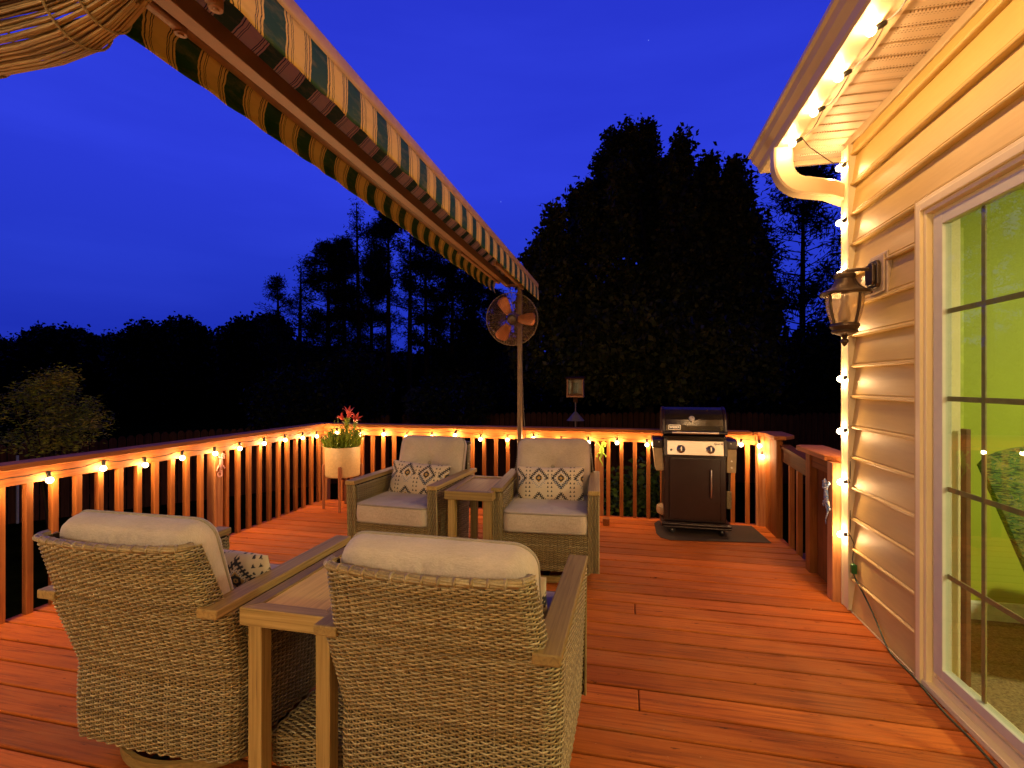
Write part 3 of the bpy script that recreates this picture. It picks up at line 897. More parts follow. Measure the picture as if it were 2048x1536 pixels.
# ================================================================== string lights
def ico(r, n=1):
    b = bmesh.new(); bmesh.ops.create_icosphere(b, subdivisions=n, radius=r)
    me = bpy.data.meshes.new('bulb'); b.to_mesh(me); b.free()
    me.polygons.foreach_set('use_smooth', [True] * len(me.polygons)); me.materials.append(mat_bulb)
    return me
bulb_me = ico(BULB_R, 2)
sk = MB(); sk.lathe([(.0, .060), (.010, .060), (.0125, .050), (.0125, .030), (.011, .018), (.0, .018)], seg=10)
socket_me = sk.mesh('socket', mat_black, smooth=True)
def add_bulb(parent, p, d=(0, 0, 1)):
    """p bulb centre, d direction from bulb to its socket"""
    q = Vector((0, 0, 1)).rotation_difference(Vector(d).normalized())
    o = inst('bulb', bulb_me, parent, p, rot=q.to_euler())
    s_ = bpy.data.objects.new('socket', socket_me); link(s_, o)
    f_ = bpy.data.objects.new('filament', filament); link(f_, o)
    return Vector(p) + Vector(d).normalized() * .058
# railing string
RS = thing('string_light', (-1.0, 5.3, .85), 'long string of round warm bulbs under the left and back deck rails', 'string light')
tops = []
ys = [-1.2, -.87, -.54, -.2, .13, .46, .80, 1.13, 1.46, 1.78, 2.09] + [2.408, 2.736, 3.045, 3.366, 3.701, 3.987, 4.311, 4.627, 4.921, 5.18]
zs = [.80] * 11 + [.800, .819, .794, .800, .791, .799, .808, .808, .80, .79]
for y, z in zip(ys, zs):
    tops.append(add_bulb(RS, (-3.502, y, z), (-.12, random.uniform(-.15, .15), 1)))
for x, z in ((-3.334, .82), (-3.028, .809), (-2.729, .816), (-2.443, .794), (-2.139, .801), (-1.859, .824), (-1.562, .787), (-1.256, .789), (-.968, .812), (-.67, .782), (-.375, .784), (-.081, .787), (.22, .774), (.53, .79), (.84, .80), (1.121, .798)):
    tops.append(add_bulb(RS, (x, 5.325, z), (random.uniform(-.15, .15), .2, 1)))
tops.append(add_bulb(RS, (1.283, 5.302, .795), (0, .3, 1))); tops.append(add_bulb(RS, (1.308, 5.302, .690), (0, .3, 1)))
mb = MB(); pts = []
for i in range(len(tops) - 1):
    a, b = tops[i], tops[i + 1]
    for k in range(5):
        t_ = k / 5; p = a.lerp(b, t_); p.z -= .018 * 4 * t_ * (1 - t_) * random.uniform(.3, 1.2); pts.append(p)
pts.append(tops[-1]); mb.tube(pts, .0032, 6)
mb.obj('cord', mat_cord, RS, smooth=True)
# eave and corner string
ES = thing('string_light', (1.0, 2.0, 2.9), 'string of bare warm bulbs under the house eave and down the corner trim', 'string light')
tops = []
y = -1.5
eave_ys = []
yy = 2.328
while yy > -1.5:
    eave_ys.append(yy); yy -= .325
eave_ys = eave_ys[::-1] + [2.647, 2.964, 3.314]
# bulbs added along the unseen wall behind the camera to light the near chairs
back_x = []
xx = .75
while xx > -3.5:
    back_x.append(xx); xx -= .325
for x in back_x[::-1]:
    tops.append(add_bulb(ES, (x, -1.50, 2.62), (0, -.6, .5)))
for y in eave_ys:
    tops.append(add_bulb(ES, (.985, y, 2.850), (.9, random.uniform(-.05, .05), .42)))
n_e = len(tops)
for y, z in ((3.520, 2.765), (3.515, 2.416), (3.505, 2.092), (3.50, 1.762), (3.50, 1.432), (3.50, 1.103), (3.495, .783), (3.495, .455)):
    tops.append(add_bulb(ES, (1.322, y + .024, z), (.6, -.8, .25)))
mb = MB(); pts = []
for i in range(len(tops) - 1):
    a, b = tops[i], tops[i + 1]
    sag = .03 if i < n_e - 1 else (.06 if i == n_e - 1 else 0)
    for k in range(6):
        t_ = k / 6; p = a.lerp(b, t_); p.z -= sag * 4 * t_ * (1 - t_) * random.uniform(.7, 1)
        if i >= n_e: p.y += .006 * math.sin(t_ * 6.28)
        pts.append(p)
pts += [tops[-1], tops[-1] + Vector((.012, -.03, -.05)), Vector((1.352, 3.43, .33)), Vector((1.352, 3.415, .305))]
mb.tube(pts, .0032, 6); mb.obj('cord', mat_cord, ES, smooth=True)
# extension cord with green plug
XC = thing('extension_cord', (1.35, 3.0, 0), 'thin green extension cord running from a plug down the siding onto the deck', 'cord')
mb = MB(); mb.box((1.338, 3.398, .252), (1.366, 3.428, .308)); mb.obj('plug', mat_green, XC, bevel=.005)
mb = MB(); pts = [(1.352, 3.412, .25), (1.356, 3.39, .22), (1.362, 3.30, .165), (1.362, 3.20, .11), (1.355, 3.10, .06), (1.345, 3.0, .015), (1.340, 2.9, .006), (1.342, 2.75, .006), (1.330, 2.60, .006), (1.322, 2.45, .006), (1.325, 2.3, .006), (1.315, 2.1, .006), (1.32, 1.8, .006)]
def smooth_path(pts, n=6):
    P = [Vector(p) for p in pts]; o = []
    for i in range(len(P) - 1):
        p0, p1, p2, p3 = P[max(i-1, 0)], P[i], P[i+1], P[min(i+2, len(P)-1)]
        for k in range(n):
            t = k / n
            o.append(.5 * ((2*p1) + (p2-p0)*t + (2*p0-5*p1+4*p2-p3)*t*t + (3*p1-p0-3*p2+p3)*t**3))
    o.append(P[-1]); return o
mb.tube(smooth_path(pts), .0045, 7); mb.obj('cord', solid('dark green cord', (.02, .045, .015), .5), XC, smooth=True)

# ================================================================== woven chairs
class WV:
    """collects woven strands as one big quad mesh"""
    PAL = .9 * np.array([(.32, .235, .090), (.37, .285, .12), (.25, .19, .08), (.33, .255, .11), (.29, .205, .07), (.43, .35, .17)])
    def __init__(s):
        s.V = []; s.F = []; s.T = []; s.n = 0; s.mi = []
    def strand(s, P, N, U, hu, hn, seg=5, dark=1.0, mi=0, nchunk=12):
        n = len(P)
        a = np.arange(seg) * 2 * np.pi / seg + .3
        V = P[:, None, :] + hu * np.cos(a)[None, :, None] * U[:, None, :] + hn * np.sin(a)[None, :, None] * N[:, None, :]
        base = s.PAL[rng.integers(len(s.PAL))]
        k = np.repeat(rng.uniform(.82, 1.12, n // nchunk + 1), nchunk)[:n]
        T = np.repeat((base[None] * k[:, None] * dark)[:, None, :], seg, 1)
        i = np.arange(n - 1)[:, None] * seg; j = np.arange(seg)[None]; j2 = (j + 1) % seg
        F = np.stack([i + j, i + j2, i + seg + j2, i + seg + j], -1).reshape(-1, 4) + s.n
        s.V.append(V.reshape(-1, 3)); s.T.append(T.reshape(-1, 3)); s.F.append(F); s.n += n * seg; s.mi.append(np.full(len(F), mi))
    def sheet(s, rows, mi=1):
        """rows: list of equal length point arrays"""
        n = len(rows[0]); m_ = len(rows); V = np.concatenate(rows)
        i = np.arange(m_ - 1)[:, None] * n; j = np.arange(n - 1)[None]
        F = np.stack([i + j, i + j + 1, i + n + j + 1, i + n + j], -1).reshape(-1, 4) + s.n
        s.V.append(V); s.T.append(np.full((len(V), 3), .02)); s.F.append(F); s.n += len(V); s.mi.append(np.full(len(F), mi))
    def weave(s, rowsPN, ribs, per=4, amp=.0042, hu=.0037, hn=.0026, stakes=True, core=.006):
        """rowsPN: list of (P, N, U) with ribs*per+1 samples"""
        ph = np.arange(ribs * per + 1) / per
        for r, (P, N, U) in enumerate(rowsPN):
            o = amp * np.cos(np.pi * ph) * (1 if r % 2 else -1)
            Q = P + N * o[:, None] + U * rng.normal(0, .0006, (len(P), 1))
            s.strand(Q, N, U, hu, hn)
        if stakes and len(rowsPN) > 3:
            sel = list(range(0, len(rowsPN), 3)) + [len(rowsPN) - 1]
            for k in range(0, ribs + 1):
                P = np.array([rowsPN[r][0][k * per] for r in sel]); N = np.array([rowsPN[r][1][k * per] for r in sel])
                tan = np.array([rowsPN[r][0][min(k * per + 1, ribs * per)] - rowsPN[r][0][max(k * per - 1, 0)] for r in sel])
                tan /= np.linalg.norm(tan, axis=1)[:, None] + 1e-9
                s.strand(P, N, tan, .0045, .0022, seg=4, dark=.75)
        if core:
            sel = list(range(0, len(rowsPN), 4)) + [len(rowsPN) - 1]
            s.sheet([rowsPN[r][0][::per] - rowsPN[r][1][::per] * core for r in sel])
    def mesh(s, name):
        V = np.concatenate(s.V); F = np.concatenate(s.F); T = np.concatenate(s.T)
        me = np_mesh(name, V, F, mat_wicker, T)
        me.materials.append(mat_core)
        me.polygons.foreach_set('material_index', np.concatenate(s.mi).astype(np.int32))
        return me
def resample(P, n):
    d = np.r_[0, np.cumsum(np.linalg.norm(np.diff(P, axis=0), axis=1))]
    t = np.linspace(0, d[-1], n)
    return np.stack([np.interp(t, d, P[:, k]) for k in range(P.shape[1])], 1)
def u_outline(hw, yf, yb, rc, bulge, n):
    a = np.linspace(0, np.pi / 2, 10)
    right = np.stack([hw - rc + rc * np.cos(a), yb + rc - rc * np.sin(a)], 1)
    mid = np.stack([np.linspace(hw - rc, -hw + rc, 30), np.full(30, yb)], 1)
    P = np.concatenate([[[hw, yf]], right, mid[1:-1], right[::-1] * [-1, 1], [[-hw, yf]]])
    P[:, 1] -= bulge * np.clip(1 - (P[:, 0] / hw) ** 2, 0, 1)
    P = resample(P, n)
    d = np.gradient(P, axis=0); d /= np.linalg.norm(d, axis=1)[:, None]
    N = np.stack([-d[:, 1], d[:, 0]], 1)
    if N[0, 0] < 0: N = -N
    return P, N
def lift(P, N, z):
    n = len(P)
    return np.c_[P, np.full(n, z)], np.c_[N, np.zeros(n)], np.tile([0., 0., 1.], (n, 1))
RP = .0078
def yb(z): return -.322 - .178 * max(0, (z - .36) / .54) ** 1.05 - .012 * math.sin(max(0, min(1, z / .36)) * math.pi)
def build_chair_body():
    w = WV()
    # lower shell
    ribs, per = 84, 4
    rows = []
    z = .095
    while z < .628:
        t = (z - .095) / .53
        hw = .352 + .020 * t
        P, N = u_outline(hw, .335 + .03 * t, yb(z), .055, .018 + .012 * t, ribs * per + 1)
        rows.append(lift(P, N, z)); z += RP
    w.weave(rows, ribs, per)
    # upper back
    ribs2 = 32
    rows = []
    z = .630
    while z < .872:
        t = (z - .63) / .245
        hw = .330 - .028 * t
        P, N = u_outline(hw, yb(z) + .075, yb(z), .035, .030 + .012 * t, ribs2 * per + 1)
        rows.append(lift(P, N, z)); z += RP
    w.weave(rows, ribs2, per)
    # ledge between the lower shell and the narrower upper back
    la, lb = u_outline(.372, yb(.63) + .10, yb(.63), .055, .030, 161)[0], u_outline(.328, yb(.63) + .085, yb(.63), .035, .030, 161)[0]
    for k in range(6):
        P = la + (lb - la) * k / 5
        w.strand(np.c_[P, np.full(161, .629 + .0012 * k)], np.tile([0., 0., 1.], (161, 1)), np.c_[(la - lb) / (np.linalg.norm(la - lb, axis=1)[:, None] + 1e-6), np.zeros(161)] + 1e-6, .0046, .0040)
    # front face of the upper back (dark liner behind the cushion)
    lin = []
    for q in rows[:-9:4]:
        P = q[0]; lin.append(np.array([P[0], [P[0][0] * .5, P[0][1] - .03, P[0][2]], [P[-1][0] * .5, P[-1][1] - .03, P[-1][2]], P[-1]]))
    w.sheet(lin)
    # braided rim
    P, N = u_outline(.303, yb(.88) + .045, yb(.88), .035, .042, 200)
    P3, N3, U3 = lift(P, N, .879)
    L = np.r_[0, np.cumsum(np.linalg.norm(np.diff(P3, axis=0), axis=1))]
    for k in range(6):
        a = 2 * np.pi * k / 6 + L * 2 * np.pi / .55
        Q = P3 + (N3 * np.cos(a)[:, None] + U3 * np.sin(a)[:, None] * .8) * .0085 - N3 * .004
        w.strand(Q, N3, U3, .0062, .0062, 5, dark=1.05, nchunk=9)
    # flat wraps along the rim
    for k in range(14, 186, 13):
        a = np.linspace(-1.0, np.pi + 1.0, 9)
        c = P3[k] - N3[k] * .004
        Q = c + (N3[k][None] * np.cos(a)[:, None] + np.array([[0, 0, 1.]]) * np.sin(a)[:, None] * .85) * .0142
        tan = P3[k + 1] - P3[k - 1]; tan /= np.linalg.norm(tan)
        nr = Q - c; nr /= np.linalg.norm(nr, axis=1)[:, None]
        w.strand(Q, nr, np.tile(tan, (9, 1)), .0052, .0020, 4, dark=.95, nchunk=9)
    # front skirt
    ribs3 = 23; n = ribs3 * per + 1
    rows = []
    z = .095
    while z < .372:
        P = np.stack([np.linspace(.30, -.30, n), np.full(n, .348 + .02 * (z - .1))], 1)
        rows.append(lift(P, np.tile([0., 1.], (n, 1)), z)); z += RP
    w.weave(rows, ribs3, per)
    # inner faces of the sides
    ribs4 = 26; n = ribs4 * per + 1
    for sx in (-1, 1):
        rows = []
        z = .36
        while z < .63:
            P = np.stack([np.full(n, sx * .298), np.linspace(.355, -.285, n)], 1)
            rows.append(lift(P, np.tile([-sx * 1., 0.], (n, 1)), z)); z += RP
        w.weave(rows, ribs4, per)
        # front post faces: strands run vertically
        ribs5 = 20; n5 = ribs5 * per + 1
        zz = np.linspace(.095, .632, n5)
        for x in np.arange(.302, .368, .0092):
            o = .003 * np.cos(np.pi * np.arange(n5) / per / 1.0) * (1 if int(round(x / .0092)) % 2 else -1)
            Q = np.stack([np.full(n5, sx * x), .350 + .035 * (zz - .1) + o, zz], 1)
            w.strand(Q, np.tile([0., 1., 0.], (n5, 1)), np.tile([1., 0., 0.], (n5, 1)), .0052, .0036, 5, dark=.85)
        w.sheet([np.array([[sx * .298, .346, .095], [sx * .37, .346, .095]]), np.array([[sx * .298, .362, .63], [sx * .37, .362, .63]])])
        for k in range(2):
            Q = np.stack([np.full(n5, sx * (.371 - .0 * k)), np.full(n5, .352) + .035 * (zz - .1) - .006 * k, zz], 1)
            w.strand(Q, np.tile([0., 1., 0.], (n5, 1)), np.tile([1., 0., 0.], (n5, 1)), .0055, .0055, 5)
    return w.mesh('wicker_body')
from mathutils import noise as mnoise
def rr_outline(w, h, r, n=180):
    P = []
    for cx_, cy_, a0 in ((w/2-r, h/2-r, 0), (-w/2+r, h/2-r, 90), (-w/2+r, -h/2+r, 180), (w/2-r, -h/2+r, 270)):
        for k in range(9):
            a = R(a0 + 90 * k / 8); P.append((cx_ + r * math.cos(a), cy_ + r * math.sin(a)))
    P.append(P[0])
    return resample(np.array(P), n + 1)[:-1]
def box_cushion(name, w, h, T, r, pf, pb, mat, Mx, dent=0.0, wr=.004, seed=0, sides=(1, -1)):
    O = rr_outline(w, h, r); n = len(O); ss = [.03, .1, .2, .3, .4, .5, .6, .68, .76, .83, .88, .92, .95, .975, .99, 1.0]
    V = []; rings = 0
    def zz(s_, pts, T2, puff, sgn):
        o = []
        for x, y in pts:
            z = T2 + puff * (1 - s_ ** 4.2) ** .52
            z -= dent * math.exp(-((x*x + y*y) / .006)) * (1 if sgn > 0 else 0)
            z += wr * mnoise.noise((x * 7 + seed, y * 7, sgn * 3.0 + seed)) * (1 - s_ ** 4) + wr * .6 * mnoise.noise((x * 22 + seed, y * 9, seed)) * (1 - s_ ** 6)
            z += .011 * mnoise.noise((x * 46 + seed, y * 46, sgn * 2.0)) * s_ ** 5 * (1 - s_) * 6
            o.append(sgn * z)
        return o
    for s_ in ss:
        pts = O * s_
        V.append(np.c_[pts, zz(s_, pts, T / 2, pf, 1)])
    for q in (.6, .2, -.2, -.6):
        b = 1 + .010 * (1 - q * q) / max(w, .3)
        pts = O * b
        wv = np.array([.0016 * mnoise.noise((x * 16, y * 16, q * 4 + seed)) for x, y in O])
        V.append(np.c_[pts * (1 + wv[:, None] / .3), np.full(n, T / 2 * q)])
    for s_ in ss[::-1]:
        pts = O * s_
        V.append(np.c_[pts, zz(s_, pts, T / 2, pb, -1)])
    m_ = len(V); A = np.concatenate(V)
    i = np.arange(m_ - 1)[:, None] * n; j = np.arange(n)[None]; j2 = (j + 1) % n
    F = np.stack([i + j, i + n + j, i + n + j2, i + j2], -1).reshape(-1, 4)
    mb = MB(); mb.add([Mx @ Vector(p) for p in A.tolist()], F.tolist())
    mb.f.append(tuple(range(n))); mb.m.append(0); mb.f.append(tuple(range((m_-1)*n, m_*n))[::-1]); mb.m.append(0)
    pm = MB()
    for sg in sides:
        pm.tube([Mx @ Vector((p[0] * 1.004, p[1] * 1.004, sg * T / 2)) for p in O], .0055, 7, closed=True)
    return mb, pm
def build_chair(label):
    t = thing('wicker_armchair', (0, 0, 0), label, 'armchair', 'wicker swivel armchairs around the two side tables')
    o = bpy.data.objects.new('wicker_body', build_chair_body()); link(o, t); ORG[o.name] = Vector((0, 0, 0))
    for sx in (-1, 1):
        mb = MB(); mb.box((sx * .339 - .040, -.432, .636), (sx * .339 + .040, .385, .668)); mb.obj('armrest', mat_fy, t, bevel=.005, seg=3)
    # swivel base: flat ring, hub and cross bars
    mb = MB()
    mb.lathe([(.325, .004), (.34, .006), (.342, .048), (.325, .05), (.322, .048), (.322, .006), (.325, .004)], seg=56)
    mb.f = mb.f[:-2]; mb.m = mb.m[:-2]
    mb.obj('swivel_ring', mat_fx, t, smooth=True)
    mb = MB(); mb.bar((-.32, 0, .03), (.32, 0, .03), .04, .02); mb.bar((0, -.32, .0301), (0, .32, .0301), .04, .0198); mb.lathe([(.05, .042), (.045, .10), (.12, .105), (.12, .13)], seg=20)
    mb.obj('swivel_hub', mat_black, t)
    mb = MB(); mb.box((-.295, -.27, .335), (.295, .33, .36)); mb.obj('seat_deck', mat_core, t)
    # seat cushion
    Mx = Matrix.Translation((0, .055, .432))
    c, p = box_cushion('seat', .585, .66, .125, .05, .020, .006, mat_cush, Mx, seed=3)
    so = c.obj('seat_cushion', mat_cush, t, smooth=True); p.obj('piping', mat_pipe, so, smooth=True)
    # back cushion: local z -> front (+y) normal, leaning back
    tilt = R(17)
    Mx = Matrix.Translation((0, -.322, .706)) @ Matrix.Rotation(tilt, 4, 'X') @ Matrix.Rotation(R(90), 4, 'X') @ Matrix.Rotation(R(180), 4, 'Y')
    c, p = box_cushion('back', .60, .470, .055, .070, .058, .062, mat_cush, Mx, dent=.045, wr=.009, seed=8, sides=(1,))
    bo = c.obj('back_cushion', mat_cush, t, smooth=True); p.obj('piping', mat_pipe, bo, smooth=True)
    mb = MB(); mb.lathe([(0, .008), (.010, .007), (.016, .003), (.016, -.003)], seg=16)
    mb.v = [tuple(Mx @ Vector((x, y, z + .0275 + .060 - .043))) for x, y, z in mb.v]
    mb.obj('button', mat_pipe, bo, smooth=True)
    return t
chair0 = build_chair('wicker armchair with its back to us, lower left, its round base ring showing')
CH = [((-1.665, 1.795, 0), 0.0, None),
      ((-.540, 1.775, 0), R(-1), 'wicker armchair with its back to us, biggest, right of the near table'),
      ((-1.665, 3.775, 0), R(180 - 4), 'wicker armchair facing us next to the flower pot, left of the far table'),
      ((-.565, 3.815, 0), R(180 + 3), 'wicker armchair facing us in front of the awning pole, right of the far table')]
chairs = []
for i, (loc, rz, lab) in enumerate(CH):
    if i == 0:
        chair0.location = loc; chair0.rotation_euler = (0, 0, rz); chairs.append(chair0)
        for c in [chair0]: ORG[c.name] = Vector(loc)
    else:
        chairs.append(dup(chair0, loc, rz, lab))

# ---- printed lumbar pillows
def pillow_pattern(X, Y):
    """woven diamond print, X Y in metres from the pillow centre"""
    px, py = X / .172, Y / .19
    fx = np.abs((px + 100.0) % 1 - .5); fy = np.abs((py + 100.25) % 1 - .5)
    sx = (px + 100.0) % 1 - .5; sy = (py + 100.25) % 1 - .5
    a = fx + fy
    col = np.tile(np.array([.62, .50, .33]), (len(X), 1))
    def put(mask, c): col[mask] = c
    BK, GD, BL, WH = (.018, .018, .024), (.52, .33, .09), (.20, .24, .30), (.72, .66, .54)
    put(a < .27, WH); put((a < .205), GD)
    along = np.where(sx * sy > 0, sx - sy, sx + sy)
    up = sy > -.08
    core = np.abs(a - .385) < .030
    teeth = (np.abs(a - .385) < .105) & (((along * 8 + np.sign(a - .385) * .35 * (np.abs(a - .385) / .105)) % 1) < .55) & (np.abs(a - .385) > .016)
    put((core | teeth) & (up | (np.floor(px + 100.0) % 2 == 0)), BK)
    put((((along * 9) % 1 < .4) & (np.abs(a - .385) < .05)) & ~up, BL)
    r = np.maximum(fx * 1.1, (fx * .5 + fy))
    put((r < .135) & (r > .062), BK); put(r < .026, BK); put((fx < .02) & (r < .16) & (r > .12), BK)
    # rows of little triangles
    gx, gy = (px * 6) % 1 - .5, (py * 6) % 1 - .5
    tri = (np.abs(gx) + (gy + .5) * .55 < .34) & (gy > -.40)
    put(tri & (a > .52) & (np.abs(sx) > .30), BK); put(tri & (a > .47) & (a < .56) & ~up, BL)
    put((((a > .225) & (a < .255)) & (((along * 14) % 1) < .45)), BK)
    return col
def build_pillow():
    nx, ny = 190, 104
    w, h, T = .53, .285, .125
    u = np.linspace(-1, 1, nx); v = np.linspace(-1, 1, ny)
    Ug, Vg = np.meshgrid(u, v)
    prof = (np.clip(1 - np.abs(Ug) ** 2.6, 0, 1) ** .55) * (np.clip(1 - np.abs(Vg) ** 2.4, 0, 1) ** .55)
    X = w / 2 * Ug * (1 - .045 * (1 - Vg ** 2)); Y = h / 2 * Vg * (1 - .07 * (1 - Ug ** 2))
    wr = np.array([mnoise.noise((x * 14, y * 14, 1.7)) for x, y in zip(X.ravel(), Y.ravel())]).reshape(X.shape) * .005
    Vs = []; Cs = []; Fs = []; off = 0
    for sg in (1, -1):
        Z = sg * (T / 2 * prof + wr * prof)
        P = np.stack([X, Y, Z], -1).reshape(-1, 3); Vs.append(P)
        Cs.append(pillow_pattern(P[:, 0] + (.0 if sg > 0 else .05), P[:, 1]))
        i = (np.arange(ny - 1)[:, None] * nx); j = np.arange(nx - 1)[None]
        F = np.stack([i + j, i + j + 1, i + nx + j + 1, i + nx + j], -1).reshape(-1, 4)
        if sg < 0: F = F[:, ::-1]
        Fs.append(F + off); off += len(P)
    me = np_mesh('lumbar_pillow', np.concatenate(Vs), np.concatenate(Fs), mat_pillow, np.concatenate(Cs))
    return me
pil_me = build_pillow()
PL = ['patterned lumbar pillow half hidden on the armchair furthest left, beyond its armrest',
      'patterned lumbar pillow mostly hidden in front of the bottom middle armchair back',
      'patterned lumbar pillow on the facing armchair beside the flower pot',
      'patterned lumbar pillow on the facing armchair in front of the awning pole']
for i, (loc, rz, lab) in enumerate(CH):
    o = bpy.data.objects.new('lumbar_pillow', pil_me); link(o)
    dx = (.045, .03, -.01, .0)[i]
    A = Matrix.Translation(loc) @ Matrix.Rotation(rz, 4, 'Z')
    o.matrix_world = A @ Matrix.Translation((dx, -.062, .612)) @ Matrix.Rotation(R(16 if i > 1 else 22), 4, 'X') @ Matrix.Rotation(R(90), 4, 'X') @ Matrix.Rotation(R(180), 4, 'Y') @ Matrix.Rotation(R((2, -3, -3, 1)[i]), 4, 'Z')
    tag(o, PL[i], 'pillow', 'printed pillows on the armchairs')

# ================================================================== side tables
def side_table(loc, dep, label, lm):
    t = thing('side_table', loc, label, 'table', 'narrow slat side tables between the armchairs')
    x, y, _ = loc; w = .348; h = .648
    fr_ = .052
    mb = MB()
    # mitred frame
    X0, X1, Y0, Y1 = x - w/2, x + w/2, y - dep/2, y + dep/2
    def quadprism(p, z0, z1):
        mb.prism(p, 'Z', z0, z1)
    g_ = .0007
    quadprism([(X0, Y0), (X1, Y0), (X1 - fr_, Y0 + fr_ - g_), (X0 + fr_, Y0 + fr_ - g_)], h - .060, h)
    mb.obj('frame', mat_fx, t, bevel=.003); mb = MB()
    quadprism([(X0, Y1), (X0 + fr_, Y1 - fr_ + g_), (X1 - fr_, Y1 - fr_ + g_), (X1, Y1)], h - .060, h)
    mb.obj('frame', mat_fx, t, bevel=.003)
    mb = MB()
    quadprism([(X0, Y0 + g_), (X0 + fr_ - g_, Y0 + fr_), (X0 + fr_ - g_, Y1 - fr_), (X0, Y1 - g_)], h - .060, h)
    mb.obj('frame', mat_fy, t, bevel=.003); mb = MB()
    quadprism([(X1, Y0 + g_), (X1, Y1 - g_), (X1 - fr_ + g_, Y1 - fr_), (X1 - fr_ + g_, Y0 + fr_)], h - .060, h)
    mb.obj('frame', mat_fy, t, bevel=.003)
    MB().box((X0 + fr_ + .001, Y0 + fr_ + .001, h - .030), (X1 - fr_ - .001, Y1 - fr_ - .001, h - .006)).obj('tabletop', lm, t, bevel=.002)
    for sx in (-1, 1):
        for sy in (-1, 1):
            cx_, cy_ = x + sx * (w/2 - .045), y + sy * (dep/2 - .045)
            MB().box((cx_ - .026, cy_ - .026, .0), (cx_ + .026, cy_ + .026, h - .061)).obj('leg', mat_fz, t, bevel=.003)
    return t
mat_top = wood('warm tabletop planks', 'Y', (.42, .25, .045), (.58, .37, .075), (.66, .45, .11), (.48, .6), coord='obj', grain=34, wear=.1, bump=.08)
side_table((-1.094, 1.76, 0), .64, 'narrow slat side table between the two armchairs that have their backs to us', mat_top)
side_table((-1.068, 3.64, 0), .62, 'narrow slat side table between the two armchairs that face us', mat_top)
# low woven footstool under the near table
def footstool():
    w = WV(); per = 4
    x0, x1, y0, y1, zt = -.155, .155, -.22, .36, .150
    # top: strands run along x
    ribs = 12; n = ribs * per + 1; rows = []
    for y in np.arange(y0, y1, .0105):
        rows.append((np.stack([np.linspace(x0, x1, n), np.full(n, y), np.full(n, zt) - .012 * (np.abs(np.linspace(-1, 1, n)) ** 8)], 1), np.tile([0, 0, 1.], (n, 1)), np.tile([0, 1., 0], (n, 1))))
    w.weave(rows, ribs, per, hu=.0058)
    for z in np.arange(.045, zt - .004, RP):
        pass
    ribs = 58; n = ribs * per + 1; rows = []
    c = np.array([(x0, y0), (x1, y0), (x1, y1), (x0, y1), (x0, y0)])
    O = rr_outline(x1 - x0, y1 - y0, .03, 200); O = np.concatenate([O, O[:1]]) + [(x0 + x1) / 2, (y0 + y1) / 2]
    for z in np.arange(.045, zt - .003, RP):
        P = resample(O, n); d = np.gradient(P, axis=0); d /= np.linalg.norm(d, axis=1)[:, None] + 1e-9
        N = np.stack([d[:, 1], -d[:, 0]], 1)
        rows.append(lift(P, N, z))
    w.weave(rows, ribs, per)
    return w.mesh('woven_top')
t = thing('footstool', (-1.085, 1.775, 0), 'low woven wicker footstool tucked under the near side table', 'footstool', )
o = bpy.data.objects.new('woven_top', footstool()); link(o, t)
for sx in (-1, 1):
    for sy in (-1, 1):
        MB().box((-1.085 + sx * .12 - .015, 1.845 + sy * .22 - .015, 0), (-1.085 + sx * .12 + .015, 1.845 + sy * .22 + .015, .05)).obj('foot', mat_fz, t)

# ================================================================== awning (free standing, rolled in)
AX = -1.145
A = thing('awning', (-1.09, 5.2, 0), 'green and tan striped retractable awning rolled in on a slim pole', 'awning')
AY0, AY1 = -1.05, 5.30
mb = MB()
def rprof(x0, x1, z0, z1, r=.02, n=4):
    P = []
    for cx_, cz_, a0 in ((x1 - r, z1 - r, 0), (x0 + r, z1 - r, 90), (x0 + r, z0 + r, 180), (x1 - r, z0 + r, 270)):
        for k in range(n + 1):
            a = R(a0 + 90 * k / n); P.append((cx_ + r * math.cos(a), cz_ + r * math.sin(a)))
    return P
MB().prism(rprof(-.985, -.905, 2.415, 2.497, .034, 6), 'Y', AY0, AY1).obj('front_bar', mat_tanbar, A, smooth=True)
MB().prism(rprof(-1.415, -1.335, 2.515, 2.597, .034, 6), 'Y', AY0, AY1).obj('front_bar', mat_tanbar, A, smooth=True)
def valance(x, z1, z0, amp, curl, seed, y1=AY1):
    nyy, nz = 500, 9
    V = []; 
    for i in range(nyy):
        y = AY0 + (y1 - AY0) * i / (nyy - 1)
        for j in range(nz):
            t = j / (nz - 1)
            wv = amp * t * (math.sin(y * 2 * math.pi / .2005 + seed) + .6 * math.sin(y * 7.3 + seed) + .4 * math.sin(y * 43 + 2 * t))
            zz_ = z1 + (z0 - z1) * t + .0025 * t * math.sin(y * 9 + seed)
            V.append((x + wv + curl * math.sin(t * math.pi * .9), y, zz_))
    i = np.arange(nyy - 1)[:, None] * nz; j = np.arange(nz - 1)[None]
    F = np.stack([i + j, i + j + 1, i + nz + j + 1, i + nz + j], -1).reshape(-1, 4)
    o = bpy.data.objects.new('valance', np_mesh('valance', np.array(V) - np.array(org(A)), F, mat_awn)); link(o, A)
    s_ = o.modifiers.new('cloth thickness', 'SOLIDIFY'); s_.thickness = .0016
    return o
valance(-.908, 2.425, 2.296, .0035, .004, .4)
valance(-1.372, 2.522, 2.392, .0035, -.020, 1.2)
